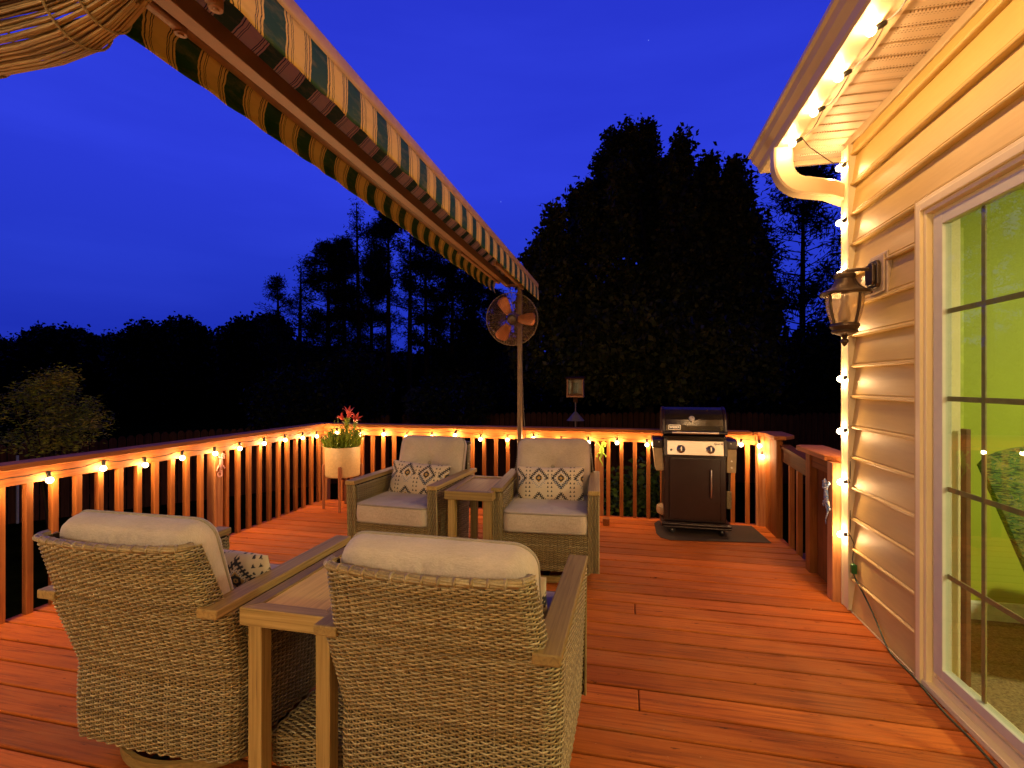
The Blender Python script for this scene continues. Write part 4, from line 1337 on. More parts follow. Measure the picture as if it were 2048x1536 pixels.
# cloth from each bar up to the roller
for xa, za, xb, zb, sg in ((-.93, 2.44, -1.11, 2.575, 0), (-1.36, 2.535, -1.19, 2.61, 1)):
    nyy = 200; V = []
    for i in range(nyy):
        y = AY0 + (AY1 - AY0) * i / (nyy - 1)
        for j in range(9):
            t = j / 8; V.append((xa + (xb - xa) * t, y, za + (zb - za) * t - .030 * math.sin(t * math.pi) + .006 * math.sin(y * 31.4 + sg)))
    i = np.arange(nyy - 1)[:, None] * 9; j = np.arange(8)[None]
    F = np.stack([i + j, i + j + 1, i + 10, i + 9], -1) if False else np.stack([i + j, i + j + 1, i + 9 + j + 1, i + 9 + j], -1)
    o = bpy.data.objects.new('canopy_cloth', np_mesh('canopy_cloth', np.array(V) - np.array(org(A)), F.reshape(-1, 4), mat_awn)); link(o, A)
MB().lathe([(.045, AY0), (.045, AY1 - .05)], (AX, 0, 2.60), 'Y', 24).obj('roller', mat_awn, A, smooth=True)
mb = MB(); mb.box((-1.236, AY0, 2.430), (-1.190, AY1 - .18, 2.4325)); mb.obj('beam_lit_underside', mat_metalbr, A)  # lighter strip paints light on the beam's underside, its sides coloured as shaded
mb = MB(); mb.box((-1.236, AY0, 2.433), (-1.190, AY1 - .18, 2.492)); mb.obj('beam', mat_metaldk, A, bevel=.004)
# folding arms lying along the bars, elbow joints towards each end
for x, ya, yb_, z in ((-1.03, AY0 + .4, 1.09, 2.385), (-1.03, AY1 - .25, 3.95, 2.385), (-1.285, AY0 + .4, 1.23, 2.455), (-1.285, AY1 - .25, 3.80, 2.455)):
    mb = MB(); mb.prism(rprof(x - .016, x + .016, z - .013, z + .013, .008, 4), 'Y', min(ya, yb_), max(ya, yb_)); a_ = mb.obj('folding_arm', mat_metalbr, A, smooth=True)
    mb = MB(); mb.lathe([(.0, z - .020), (.017, z - .019), (.018, z - .014), (.018, z + .014), (0, z + .015)], (x, yb_, 0), seg=18); mb.lathe([(0, z - .024), (.008, z - .0235), (.009, z - .0195)], (x, yb_, 0), seg=14)
    mb.obj('elbow_joint', mat_metalbr, a_, smooth=True)
MB().prism(rprof(-1.112, -1.066, 5.176, 5.222, .006, 3), 'Z', 0.012, 2.57).obj('pole', mat_pole, A, smooth=True)
MB().prism(rprof(-1.112, -1.066, -1.02, -.974, .006, 3), 'Z', 0.012, 2.57).obj('pole', mat_pole, A, smooth=True)
mb = MB(); mb.box((-1.18, 5.11, 0), (-1.0, 5.29, .0115)); mb.box((-1.18, -1.09, 0), (-1.0, -.91, .0115)); mb.obj('base_plate', mat_metaldk, A, bevel=.003)
mb = MB(); mb.box((-1.25, 5.10, 2.44), (-.98, 5.24, 2.452)); mb.box((-1.25, 5.16, 2.4525), (-1.0, 5.19, 2.60)); mb.obj('end_bracket', mat_metaldk, A, bevel=.004)
mb = MB(); mb.tube(smooth_path([(-1.06, 5.16, 1.75), (-1.045, 5.16, 1.2), (-1.02, 5.17, .70), (-1.04, 5.18, .3), (-1.06, 5.19, .02)]), .004, 6)
mb.obj('cable', mat_cord, A, smooth=True)

# ---- caged fan hanging from the awning end
FC = Vector((-1.118, 4.95, 2.058)); FR = .265
F_ = thing('hanging_fan', tuple(FC), 'round caged fan with three copper blades hanging below the awning end', 'fan')
fn = (Vector((0.05, -1, -.16))).normalized()        # facing direction
fa = Vector((1, 0, 0)); fa = (fa - fn * fa.dot(fn)).normalized(); fb = fn.cross(fa).normalized()
if fb.z < 0: fb = -fb
def FP(r, t, d): return FC + fa * (r * math.cos(t)) + fb * (r * math.sin(t)) + fn * d
mb = MB()
for d_, rr in ((.0, FR), (.012, FR * .992), (-.012, FR * .992)):
    mb.tube([FP(rr, 2 * math.pi * k / 48, d_) for k in range(48)], .0042 if d_ == 0 else .003, 6, closed=True)
mb.obj('guard_rim', mat_cage, F_, smooth=True)
for sg in (1, -1):
    mb = MB()
    for q in range(1, 15):
        r_ = .06 + (FR - .06) * q / 15
        dd = sg * (.055 * math.sqrt(max(0, 1 - (r_ / FR) ** 2.2)))
        mb.tube([FP(r_, 2 * math.pi * k / 40, dd) for k in range(40)], .0011, 4, closed=True)
    for q in range(64 if sg > 0 else 36):
        t0 = 2 * math.pi * q / (64 if sg > 0 else 36); pts = []
        for k in range(7):
            r_ = .055 + (FR - .055) * k / 6
            pts.append(FP(r_, t0 + .55 * sg * (1 - k / 6) * .6, sg * (.055 * math.sqrt(max(0, 1 - (r_ / FR) ** 2.2)))))
        mb.tube(pts, .0010, 4, cap=False)
    mb.obj('wire_guard', mat_cage, F_, smooth=True)
mb = MB()
vs_ = [(.0, .066), (.028, .066), (.040, .061), (.046, .055), (.046, .050), (.0, .048)]
for r_, d_ in vs_:
    mb.v += [tuple(FP(r_, 2 * math.pi * j / 28, d_)) for j in range(28)]
for i in range(len(vs_) - 1):
    for j in range(28):
        k = (j + 1) % 28; mb.f.append((i*28+j, i*28+k, (i+1)*28+k, (i+1)*28+j)); mb.m.append(0)
mb.obj('badge_cap', mat_bronze, F_, smooth=True)
mb = MB(); mb.tube([FP(0, 0, .03), FP(0, 0, -.02), FP(0, 0, -.06), FP(0, 0, -.15), FP(0, 0, -.17)], [.05, .05, .065, .065, .03], 20); mb.obj('motor', mat_bronze, F_, smooth=True)
for t0 in (2.03, -.02, 4.12):
    V = []; nr, na = 9, 9
    for i in range(nr):
        q = i / (nr - 1); r_ = .060 + .180 * q
        hw = (.030 + .034 * math.sin(min(1, q * 1.15) * math.pi * .55)) * (1 if q < .85 else math.sqrt(max(.05, 1 - ((q - .85) / .17) ** 2)))
        for j in range(na):
            s_ = (j / (na - 1) - .5) * 2
            x_ = r_; y_ = s_ * hw
            V.append(FC + (fa * (x_ * math.cos(t0) - y_ * math.sin(t0)) + fb * (x_ * math.sin(t0) + y_ * math.cos(t0))) + fn * (.012 - s_ * hw * .42 + .012 * (1 - s_ * s_)))
    i = np.arange(nr - 1)[:, None] * na; j = np.arange(na - 1)[None]
    Fq = np.stack([i + j, i + j + 1, i + na + j + 1, i + na + j], -1).reshape(-1, 4)
    mb = MB(); mb.add(V, Fq.tolist()); o = mb.obj('blade', mat_copper, F_, smooth=True)
    s_ = o.modifiers.new('blade thickness', 'SOLIDIFY'); s_.thickness = .002
mb = MB()
for p, q in (((-1.19, 4.99, 2.425), (-1.145, 4.97, 2.345)), ((-1.10, 5.10, 2.435), (-1.140, 4.97, 2.345))):
    p, q = Vector(p), Vector(q); n_ = 8
    for k in range(n_):
        a, b = p.lerp(q, k / n_), p.lerp(q, (k + 1.15) / n_); c = (a + b) / 2; d = (b - a); sd = (Vector((1, 0, 0)) if k % 2 else Vector((0, 1, 0))) * .005
        mb.tube([a, a.lerp(b, .3) + sd, a.lerp(b, .7) + sd, b, a.lerp(b, .7) - sd, a.lerp(b, .3) - sd], .0022, 5, closed=True)
mb.tube([(-1.142, 4.97, 2.345), FP(.262, math.pi / 2, -.0), FP(.10, math.pi / 2, -.12)], .003, 5)
mb.obj('chain', mat_chain, F_, smooth=True)

# ================================================================== rolled bamboo blind, upper left
BB = thing('bamboo_blind', (-1.9, .95, 2.36), 'rolled up bamboo slat blind hanging in the top left corner', 'blind')
mb = MB()
X0b, X1b = -3.3, -1.165
def sag(x):
    e = max(0.0, (x - (X1b - .34)) / .34)
    return e
for k in range(104):
    a = 2 * math.pi * k / 104 * 2.0 + random.uniform(-.10, .10)
    rad = (1.0 if k < 52 else .72) + random.uniform(-.05, .03)
    x1 = X1b - random.uniform(0, .03)
    pts = []
    for q in (X0b, -2.4, -1.9, -1.65, -1.5, -1.38, -1.27, x1):
        e = sag(q)
        ry, rz = .092 * (1 - .55 * e * e) * rad, .095 * (1 - .62 * e * e) * rad
        pts.append((q, 1.0 + ry * math.cos(a), 2.345 + .105 * e * e * .55 + rz * math.sin(a) + random.uniform(-.0012, .0012)))
    mb.tube(pts, random.uniform(.0024, .0044), 5)
mb.obj('slats', mat_bamboo, BB)
mat_jute = solid('jute cord', (.30, .22, .10), .9)
for x in (-1.28, -1.36, -1.72, -1.78, -2.5):
    e = sag(x); mb = MB()
    mb.tube([(x, 1.0 + .098 * (1 - .55 * e * e) * math.cos(q), 2.345 + .105 * e * e * .55 + .101 * (1 - .62 * e * e) * math.sin(q)) for q in np.linspace(0, 2 * math.pi, 25)[:-1]], .0035, 5, closed=True)
    mb.tube([(x, .985, 2.40), (x, .90, 2.62)], .0025, 5); mb.obj('lift_cord', mat_jute, BB)
mb = MB(); mb.tube([(X0b, .845, 2.40), (-1.40, .845, 2.40)], .030, 14); mb.obj('bottom_rail', mat_bamrod, BB, smooth=True)
mb = MB(); mb.box((X0b, .86, 2.62), (-1.20, .92, 2.66)); mb.obj('head_rail', mat_bamrod, BB, bevel=.004)

# ================================================================== flower pot on a wooden stand in the corner
PC = Vector((-3.105, 5.08, 0))
PS = thing('plant_stand', tuple(PC), 'four legged mid century wooden stand under the cream pot in the deck corner', 'plant stand')
Fv, Rv = Vector((-SN, CS, 0)), Vector((CS, SN, 0))
for a_, b_ in ((.035, -.205), (-.205, -.03), (.20, .035), (-.035, .205)):
    q = PC + Rv * a_ + Fv * b_
    mb = MB(); mb.tube([(q.x, q.y, 0), (q.x, q.y, .40), (q.x, q.y, .485), (q.x, q.y, .495)], [.014, .019, .019, .014], 12); mb.obj('leg', mat_stand, PS, smooth=True)
    mb = MB(); mb.bar(PC + Vector((0, 0, .352 + .001 * abs(a_))), (q.x, q.y, .352 + .001 * abs(a_)), .028, .024); mb.obj('cross_bar', mat_stand, PS, bevel=.003)
mb = MB(); mb.lathe([(0, .368), (.178, .368), (.187, .376), (.190, .39), (.190, .69), (.188, .697), (.180, .697), (.178, .69), (.178, .66), (0, .655)], tuple(PC), seg=48)
pot = mb.obj('flower_pot', mat_pot, smooth=True); tag(pot, 'plain cream cylinder flower pot held in the wooden stand', 'pot')
mb = MB(); mb.lathe([(0, .668), (.10, .672), (.1775, .662)], tuple(PC), seg=24); mb.obj('soil', mat_soil, pot)
LY = thing('lily_plant', (PC.x, PC.y, .66), 'bushy green lily with coral red blooms in the cream pot', 'plant')
V = []; T_ = []
def blade_leaf(base, d, L, w, droop, V, T_, tint):
    base = Vector(base); d = Vector(d).normalized(); sd = d.cross(Vector((0, 0, 1)))
    sd = sd.normalized() if sd.length > 1e-3 else Vector((1, 0, 0))
    p0 = base; p1 = base + d * L * .5 + Vector((0, 0, .02 * L)); p2 = base + d * L - Vector((0, 0, droop * L))
    V.extend([p0 - sd * w * .3, p0 + sd * w * .3, p1 + sd * w * .5, p1 - sd * w * .5, p1 - sd * w * .5, p1 + sd * w * .5, p2 + sd * w * .06, p2 - sd * w * .06])
    T_.extend([tint] * 8)
stems = MB()
def stalk(x, y, h, nl, top):
    b = Vector((PC.x + x, PC.y + y, .66))
    tip = b + Vector((x * .25 + random.uniform(-.02, .02), y * .2 + random.uniform(-.02, .02), h))
    stems.tube([b, b.lerp(tip, .5) + Vector((random.uniform(-.008, .008), 0, 0)), tip], [.006, .005, .004], 6)
    for k in range(nl):
        t = .12 + .86 * k / nl
        a = k * 2.4 + random.uniform(-.3, .3)
        q = b.lerp(tip, t); k_ = random.uniform(.7, 1.25)
        L = .085 * (1.05 - .45 * t) * random.uniform(.8, 1.2)
        blade_leaf(q, (math.cos(a), math.sin(a), .35 + .5 * t), L, .014, .12, V, T_, (k_ * random.uniform(.9, 1.2), k_, k_ * .8))
    return tip
bl = []
bl.append(stalk(.045, -.02, .36, 90, 1)); bl.append(stalk(.105, .02, .30, 70, 1)); bl.append(stalk(.02, .05, .39, 70, 1))
for k in range(46):
    a = random.uniform(0, 6.28); r_ = .178 * math.sqrt(random.random())
    stalk(r_ * math.cos(a), r_ * math.sin(a), random.uniform(.12, .26) * (1.2 - r_ * 2.6), 34, 0)
Vn = np.array([tuple(p - Vector((PC.x, PC.y, .66))) for p in V]); Fn = np.arange(len(V)).reshape(-1, 4)
o = bpy.data.objects.new('leaves', np_mesh('leaves', Vn, Fn, mat_leaf_lily, np.array(T_), smooth=False)); link(o, LY)
for x, y, h in ((-.06, .0, .36), (-.12, .03, .33), (.15, -.02, .34), (.16, .01, .36)):
    stems.tube([(PC.x + x, PC.y + y, .66), (PC.x + x * 1.0, PC.y + y, .66 + h)], .0022, 5)
stems.obj('stem', solid('lily stem', (.16, .26, .04), .5), LY, smooth=True)
def bloom(c, ax, s_):
    mb = MB(); c = Vector(c); ax = Vector(ax).normalized(); u = ax.orthogonal().normalized(); v = ax.cross(u)
    for k in range(6):
        a = k * math.pi / 3; rad = u * math.cos(a) + v * math.sin(a); tg = ax.cross(rad).normalized()
        P = []; n_ = 7
        for i in range(n_):
            t = i / (n_ - 1); ctr = c + ax * (s_ * (1.0 * t - .12 * t ** 3)) + rad * (s_ * (.10 + .16 * t + .42 * t ** 3)); w = s_ * .15 * math.sin(min(1, .18 + t * .86) * math.pi) + .001
            P += [ctr - tg * w, ctr + rad * w * .25, ctr + tg * w]
        fs = []
        for i in range(n_ - 1):
            for j in (0, 1): fs.append((i*3+j, i*3+j+1, (i+1)*3+j+1, (i+1)*3+j))
        mb.add(P, fs)
    return mb
for c, ax, s_ in ((bl[0] + Vector((-.03, 0, -.02)), (-.7, -.3, .9), .085), (bl[2], (.25, -.35, 1), .100), (bl[1] + Vector((.0, 0, .02)), (.55, -.55, .7), .105), (bl[0] + Vector((.02, 0, .0)), (.45, .2, 1), .085)):
    o = bloom(c, ax, s_).obj('bloom', mat_petal, LY, smooth=True); m_ = o.modifiers.new('petal thickness', 'SOLIDIFY'); m_.thickness = .0012

# ================================================================== gas grill
GR = thing('gas_grill', (.637, 5.08, 0), 'black and stainless gas grill with closed lid and folded side shelves', 'grill')
gx0, gx1 = .362, .912
MB().box((gx0, 4.935, .112), (gx1, 5.27, .735)).obj('cabinet', mat_grilldk, GR, bevel=.006)
dr_ = MB(); dr_.box((gx0 + .045, 4.913, .135), (gx1 - .052, 4.9335, .708)); gd = dr_.obj('door', mat_grilldk, GR, bevel=.006)
mb = MB(); mb.tube([(.775, 4.908, .605), (.775, 4.884, .60), (.775, 4.880, .58), (.775, 4.880, .375), (.775, 4.884, .355), (.775, 4.908, .35)], .0085, 10); mb.obj('handle', mat_ss, gd, smooth=True)
# firebox and control panel
mb = MB(); mb.prism([(4.945, .737), (4.945, .91), (5.0, .925), (5.27, .925), (5.27, .737)], 'X', gx0 - .005, gx1 + .003); mb.obj('firebox', mat_enamel, GR, bevel=.005)
mb = MB(); mb.prism([(4.898, .738), (4.944, .738), (4.944, .868), (4.926, .868)], 'X', gx0 + .024, gx1 - .026); cp = mb.obj('control_panel', mat_ss, GR, bevel=.003)
for a, b in ((gx0 - .006, gx0 + .0235), (gx1 - .0255, gx1 + .006)):
    mb = MB(); mb.prism([(4.892, .730), (4.944, .730), (4.944, .884), (4.922, .884)], 'X', a, b); mb.obj('panel_end', mat_grilldk, GR, bevel=.004)
def on_panel(x, z):
    return Vector((x, 4.898 + (z - .738) / .130 * .028, z))
pn = Vector((0, -1, .215)).normalized()
for x in (.510, .771):
    q = on_panel(x, .792); mb = MB()
    u_ = Vector((1, 0, 0)); v_ = pn.cross(u_).normalized()
    def disc(prof):
        n0 = len(mb.v)
        for r_, d_ in prof: mb.v += [tuple(q + u_ * (r_ * math.cos(2*math.pi*j/28)) + v_ * (r_ * math.sin(2*math.pi*j/28)) + pn * d_) for j in range(28)]
        for i in range(len(prof) - 1):
            for j in range(28):
                k = (j + 1) % 28; mb.f.append((n0+i*28+j, n0+i*28+k, n0+(i+1)*28+k, n0+(i+1)*28+j)); mb.m.append(mb.mi)
    disc([(.0, .001), (.038, .001), (.038, .006), (.031, .011), (.029, .012)]); disc([(.029, .012), (.027, .030), (.024, .032)])
    mb.mi = 1; disc([(.024, .032), (.022, .0335), (.0, .0335)]); mb.mi = 0
    mb.add([q + pn * .034 + u_ * a - v_ * b * .021 + pn * c for a, b, c in ((-.005, -1, 0), (.005, -1, 0), (.005, 1, 0), (-.005, 1, 0), (-.005, -1, .009), (.005, -1, .009), (.005, 1, .009), (-.005, 1, .009))], [(0,3,2,1),(4,5,6,7),(0,1,5,4),(1,2,6,5),(2,3,7,6),(3,0,4,7)])
    mb.obj('knob', [mat_ss, mat_knob], cp, smooth=True)
q = on_panel(.423, .783); mb = MB(); mb.tube([q, q + pn * .012], [.011, .009], 14); mb.obj('ignition_button', mat_black, cp, smooth=True)
# lid
lp = [(5.262, .928), (5.262, 1.085), (5.245, 1.130), (5.205, 1.162), (5.145, 1.178), (5.085, 1.176), (5.035, 1.155), (4.990, 1.115), (4.958, 1.065), (4.938, 1.010), (4.930, .96), (4.930, .928)]
mb = MB(); mb.prism(lp, 'X', gx0 + .012, gx1 - .020)
lid = mb.obj('lid', mat_enamel, GR, bevel=.004)
for a, b in ((gx0 - .018, gx0 + .0115), (gx1 - .0195, gx1 + .010)):
    mb = MB(); mb.prism([(5.12 + (y - 5.12) * 1.035, z if z < .93 else .928 + (z - .928) * 1.018) for y, z in lp], 'X', a, b); mb.obj('end_cap', mat_grilldk, lid, bevel=.006)
mb = MB(); mb.tube([(gx0 + .065, 4.872, .948), (gx1 - .075, 4.872, .948)], .0125, 16); mb.obj('handle', mat_ss, lid, smooth=True)
for a, b in ((gx0 - .002, gx0 + .066), (gx1 - .076, gx1 - .006)):
    mb = MB(); mb.tube([(a, 4.872, .948), (b, 4.872, .948)], .014, 14); mb.tube([((a + b) / 2, 4.872, .948), ((a + b) / 2, 4.93, .955)], .010, 10); mb.obj('handle_mount', mat_black, lid, smooth=True)
def lid_pt(x, z):
    for (y0, z0), (y1, z1) in zip(lp[6:], lp[7:]):
        if z1 <= z <= z0:
            t = (z - z1) / (z0 - z1); n_ = Vector((0, -(z0 - z1), y0 - y1)).normalized()
            return Vector((x, y1 + (y0 - y1) * t, z)), n_
    return Vector((x, 4.93, z)), Vector((0, -1, 0))
q, n_ = lid_pt(.612, 1.072); mb = MB(); mb.tube([q - n_ * .004, q + n_ * .010, q + n_ * .012], [.027, .027, .022], 26)
th = mb.obj('thermometer', mat_badge, lid, smooth=True)
mb = MB(); mb.tube([q + n_ * .0121, q + n_ * .0128], [.021, .021], 24); mb.obj('dial_face', solid('dial face', (.55, .50, .42), .3), th)
mb = MB(); mb.bar(q + n_ * .0135 + Vector((-.010, 0, -.006)), q + n_ * .0135 + Vector((.012, .004, .010)), .003, .001, up=n_); mb.obj('needle', mat_black, th)
q, n_ = lid_pt(.455, .992)
mb = MB(); vv = n_.cross(Vector((1, 0, 0))).normalized()
if vv.z < 0: vv = -vv
def badge(mb, w, h, d0, d1, r=.008):
    P = rr_outline(w, h, r, 40); n0 = len(P)
    vs = [q + Vector((1, 0, 0)) * p[0] + vv * p[1] + n_ * d for d in (d0, d1) for p in P]
    fs = [tuple(range(n0)), tuple(range(2*n0-1, n0-1, -1))] + [(i, i + n0, (i+1) % n0 + n0, (i+1) % n0) for i in range(n0)]
    mb.add(vs, fs)
badge(mb, .112, .048, -.002, .004); bd = mb.obj('badge', mat_badge, lid, bevel=.001)
mb = MB(); badge(mb, .102, .038, .0041, .0046, .006); mb.obj('badge_field', mat_black, bd)
def text(s_, size, c, xdir, ydir, nrm, mat, parent, name='lettering', shear=0.0, ext=.0008, bold=0.0, sx=1.0):
    cu = bpy.data.curves.new(name, 'FONT'); cu.body = s_; cu.size = size; cu.extrude = ext; cu.align_x = 'CENTER'; cu.align_y = 'CENTER'; cu.shear = shear; cu.offset = bold
    tmp = bpy.data.objects.new('lettering_tmp', cu); COL.objects.link(tmp)
    bpy.context.view_layer.update()
    me = bpy.data.meshes.new_from_object(tmp.evaluated_get(bpy.context.evaluated_depsgraph_get()))
    bpy.data.objects.remove(tmp)
    Mx = Matrix((xdir, ydir, nrm)).transposed().to_4x4(); Mx.translation = Vector(c) - org(parent)
    me.transform(Matrix.Diagonal((sx, 1, 1, 1))); me.transform(Mx); me.materials.clear(); me.materials.append(mat)
    o = bpy.data.objects.new(name, me); link(o, parent); ORG[o.name] = org(parent)
    return o
Xv = Vector((1, 0, 0))
text('WEBER', .030, q + n_ * .0054, Xv, vv, n_, mat_badge, bd, bold=.0008, sx=.98)
pv = pn.cross(Xv).normalized(); pv = pv if pv.z > 0 else -pv
text('Spirit', .026, on_panel(.838, .845) + pn * .0012, Xv, pv, pn, mat_black, cp, shear=.35, bold=.0007, sx=1.45)
# folded side shelves
for x0, x1, sg in ((.258, .352, -1), (.920, 1.010, 1)):
    mb = MB(); mb.prism([(4.95, .795), (4.95, .868), (5.0, .885), (5.22, .885), (5.22, .80)] , 'X', x0 + (.0 if sg < 0 else .0), x1)
    sh = mb.obj('side_shelf', mat_grilldk, GR, bevel=.006)
    mb = MB(); xa = x0 + .006; xb = x1 - .004
    mb.prism([(xa, .793), (xb, .793), (xb + .018 * (1 if sg < 0 else -.2), .575), (xa + .026 * (1 if sg < 0 else -.2), .575)], 'Y', 4.965, 5.18)
    mb.obj('shelf_panel', mat_shelf, sh, bevel=.004)
    mb = MB(); mb.lathe([(.006, 4.944), (.006, 4.9505)], ((x0 + x1) / 2 - .01 * sg, 0, .85), 'Y', 10)
    if sg > 0:
        for z in (.685, .625): mb.lathe([(.008, 4.950), (.008, 4.9645)], (.962, 0, z), 'Y', 10)
    mb.obj('hook', mat_badge, sh)
# base frame and casters
mb = MB(); mb.tube([(.345, 4.872, .098), (.945, 4.868, .098)], .012, 10); mb.tube([(.345, 4.874, .072), (.945, 4.870, .072)], .010, 10)
mb.box((.335, 4.885, .062), (.945, 5.285, .108)); mb.obj('base_frame', mat_grilldk, GR, bevel=.004)
for x, y in ((.432, 4.915), (.865, 4.90), (.41, 5.24), (.875, 5.24)):
    mb = MB(); mb.lathe([(.010, -.012), (.026, -.014), (.031, -.010), (.031, .010), (.026, .014), (.010, .012)], (x, y, .0375), 'Y' if x < .5 else 'X', 22)
    cs = mb.obj('caster', mat_black, GR, smooth=True)
    mb = MB(); mb.lathe([(.0, -.017), (.007, -.0165), (.008, -.0145)], (x, y, .0375), 'Y', 12); mb.tube([(x, y + .02, .062), (x, y + .016, .04)], .008, 8); mb.obj('axle_cap', mat_badge, cs)
# mat, gas bottle, brush, wood block
mb = MB()
mp_ = [(.285, 5.20), (.285, 4.86), (.315, 4.74), (.40, 4.675), (1.255, 4.785), (1.215, 5.31), (.33, 5.31)]
mb.prism(mp_, 'Z', .0025, .0065); o = mb.obj('grill_mat', mat_mat, bevel=.0015); tag(o, 'dark grey mat on the deck under the grill', 'mat')
mb = MB(); mb.lathe([(0, .112), (.09, .114), (.115, .13), (.12, .16), (.115, .20), (.06, .215), (0, .22)], (.325 + .098, 5.16, 0), seg=30)
mb.v = [(x, y, z) for x, y, z in mb.v]
o = mb.obj('gas_bottle', mat_shelf, GR, smooth=True)
t = thing('grill_brush', (.955, 5.02, .30), 'long handled grill brush hanging below the right folded grill shelf', 'brush')
mb = MB(); mb.bar((.960, 5.00, .625), (.944, 5.00, .40), .018, .012, up=(0, 1, 0)); mb.obj('handle', mat_black, t, bevel=.003)
mb = MB(); mb.box((.925, 4.985, .235), (.968, 5.02, .395)); mb.obj('bristles', solid('brass bristles', (.20, .16, .08), .6, .4, var=.5, sc=160), t, bevel=.004)
mb = MB(); mb.box((-.215, 5.03, .0015), (-.150, 5.13, .062)); o = mb.obj('wood_block', mat_ry, bevel=.003); tag(o, 'small offcut of stained wood lying on the deck by the back rail', 'wood block')

# ================================================================== lizard ornaments
def gecko(name, label, c, ux, uy, nz, s_, mat, curl=1, spots=None, flip=1):
    """body in the plane ux,uy with outward normal nz, total height about s_"""
    c = Vector(c); ux, uy, nz = Vector(ux), Vector(uy), Vector(nz)
    t = thing(name, tuple(c), label, 'lizard ornament')
    def G(x, y, h=0.0): return c + ux * (x * s_ * flip) + uy * (y * s_) + nz * (h * s_ + .008)
    mb = MB()
    body = [(.10, .50), (.115, .46), (.10, .40), (.075, .36), (.06, .30), (.045, .20), (.04, .10), (.035, .0), (.02, -.07), (.0, -.13)]
    rad = [.020, .062, .075, .048, .066, .088, .092, .080, .056, .044]
    tail = []
    for k in range(20):
        a = -.5 - k * .36; r_ = .125 * (1 - k / 24)
        tail.append((-.0 + r_ * math.cos(a) - .02, -.26 + r_ * math.sin(a) * 1.0)) if curl else tail.append((-.01 - .03 * math.sin(k * .35) + .004 * k, -.13 - .019 * k))
    if curl: tail = [(.06, -.16)] + tail
    pts = [G(x, y) for x, y in body + tail]
    rr = [r_ * s_ for r_ in rad] + [  .040 * s_ * (1 - k / (len(tail) + 2)) for k in range(len(tail))]
    mb.tube(pts, rr, 10, flat=nz)
    mb.obj('body', mat if not isinstance(mat, (list, tuple)) else mat[0], t, smooth=True)
    for a, b, e in (((.09, .30), (-.03, .33), (-.09, .42)), ((.05, .30), (.17, .30), (.20, .40)), ((.03, .02), (-.09, .03), (-.13, -.08)), ((.04, .02), (.14, .0), (.19, -.06))):
        mb = MB(); mb.tube([G(*a), G(*b, .01), G(*e)], [.036 * s_, .030 * s_, .018 * s_], 8)
        dv = Vector((e[0] - b[0], e[1] - b[1], 0)).normalized()
        for q in (-.7, -.25, .25, .7):
            d2 = Vector((dv.x * math.cos(q) - dv.y * math.sin(q), dv.x * math.sin(q) + dv.y * math.cos(q)))
            mb.tube([G(*e), G(e[0] + d2.x * .055, e[1] + d2.y * .055)], [.012 * s_, .015 * s_], 6)
        mb.obj('leg', mat if not isinstance(mat, (list, tuple)) else mat[-1], t, smooth=True)
    return t
gecko('lizard_ornament', 'pink metal lizard with a spiral tail on the left railing post', (-3.5390, 3.785, .66), (0, 1, 0), (0, 0, 1), (1, 0, 0), .24, solid('pink lacquer', (.62, .30, .24), .4), 1)
gecko('lizard_ornament', 'green metal lizard on the back railing post right of the facing armchair', (-.252, 5.3720, .66), (1, 0, 0), (0, 0, 1), (0, -1, 0), .27, solid('green lacquer', (.34, .55, .06), .4), 0, flip=1)
mg = M('blue speckled lacquer'); mg.set(rough=.3)
mg.col(mg.ramp(mg.noise(mg.objc(), 55, 3), [(.40, (.40, .36, .26)), (.47, (.10, .20, .42)), (.56, (.05, .10, .22)), (.62, (.45, .40, .28))]))
gecko('lizard_ornament', 'blue speckled lizard on the boxed rail beside the house corner', (1.3045, 3.665, .62), (0, -1, 0), (0, 0, 1), (-1, 0, 0), .30, mg.mat, 0, flip=-1)

# ================================================================== garden beyond the deck
def leaf_mesh(name, P, size, mat, tint, asp=.55, up=.3, flat=None):
    n = len(P)
    d = rng.normal(size=(n, 3)); d[:, 2] = d[:, 2] * .8 - up * .4
    if flat is not None: d[:, 2] *= flat
    d /= np.linalg.norm(d, axis=1)[:, None]
    q = rng.normal(size=(n, 3)); s_ = np.cross(d, q); s_ /= np.linalg.norm(s_, axis=1)[:, None]
    L = (size * rng.uniform(.6, 1.3, n))[:, None]
    nrm = np.cross(d, s_)
    V = np.stack([P, P + d * L * .5 + s_ * L * asp * .5 + nrm * L * .08, P + d * L, P + d * L * .5 - s_ * L * asp * .5 + nrm * L * .08], 1).reshape(-1, 3)
    F = np.arange(n * 4).reshape(-1, 4)
    return np_mesh(name, V, F, mat, np.repeat(tint, 4, 0), smooth=False)
def clumps(ncl, per, cr, sampler):
    C = np.array([sampler() for _ in range(ncl)])
    k = rng.uniform(.55, 1.35, ncl)
    P = np.repeat(C, per, 0) + rng.normal(size=(ncl * per, 3)) * cr * .5
    t = np.repeat(k, per) * rng.uniform(.75, 1.25, ncl * per)
    T = np.stack([t * rng.uniform(.85, 1.2, len(t)), t, t * .9], 1)
    return P, T
def ell(c, r, shell=.5):
    d = rng.normal(size=3); d /= np.linalg.norm(d)
    q = rng.random() ** (1 / 3); q = shell + (1 - shell) * q if rng.random() < .6 else q
    return np.array(c) + d * q * np.array(r)
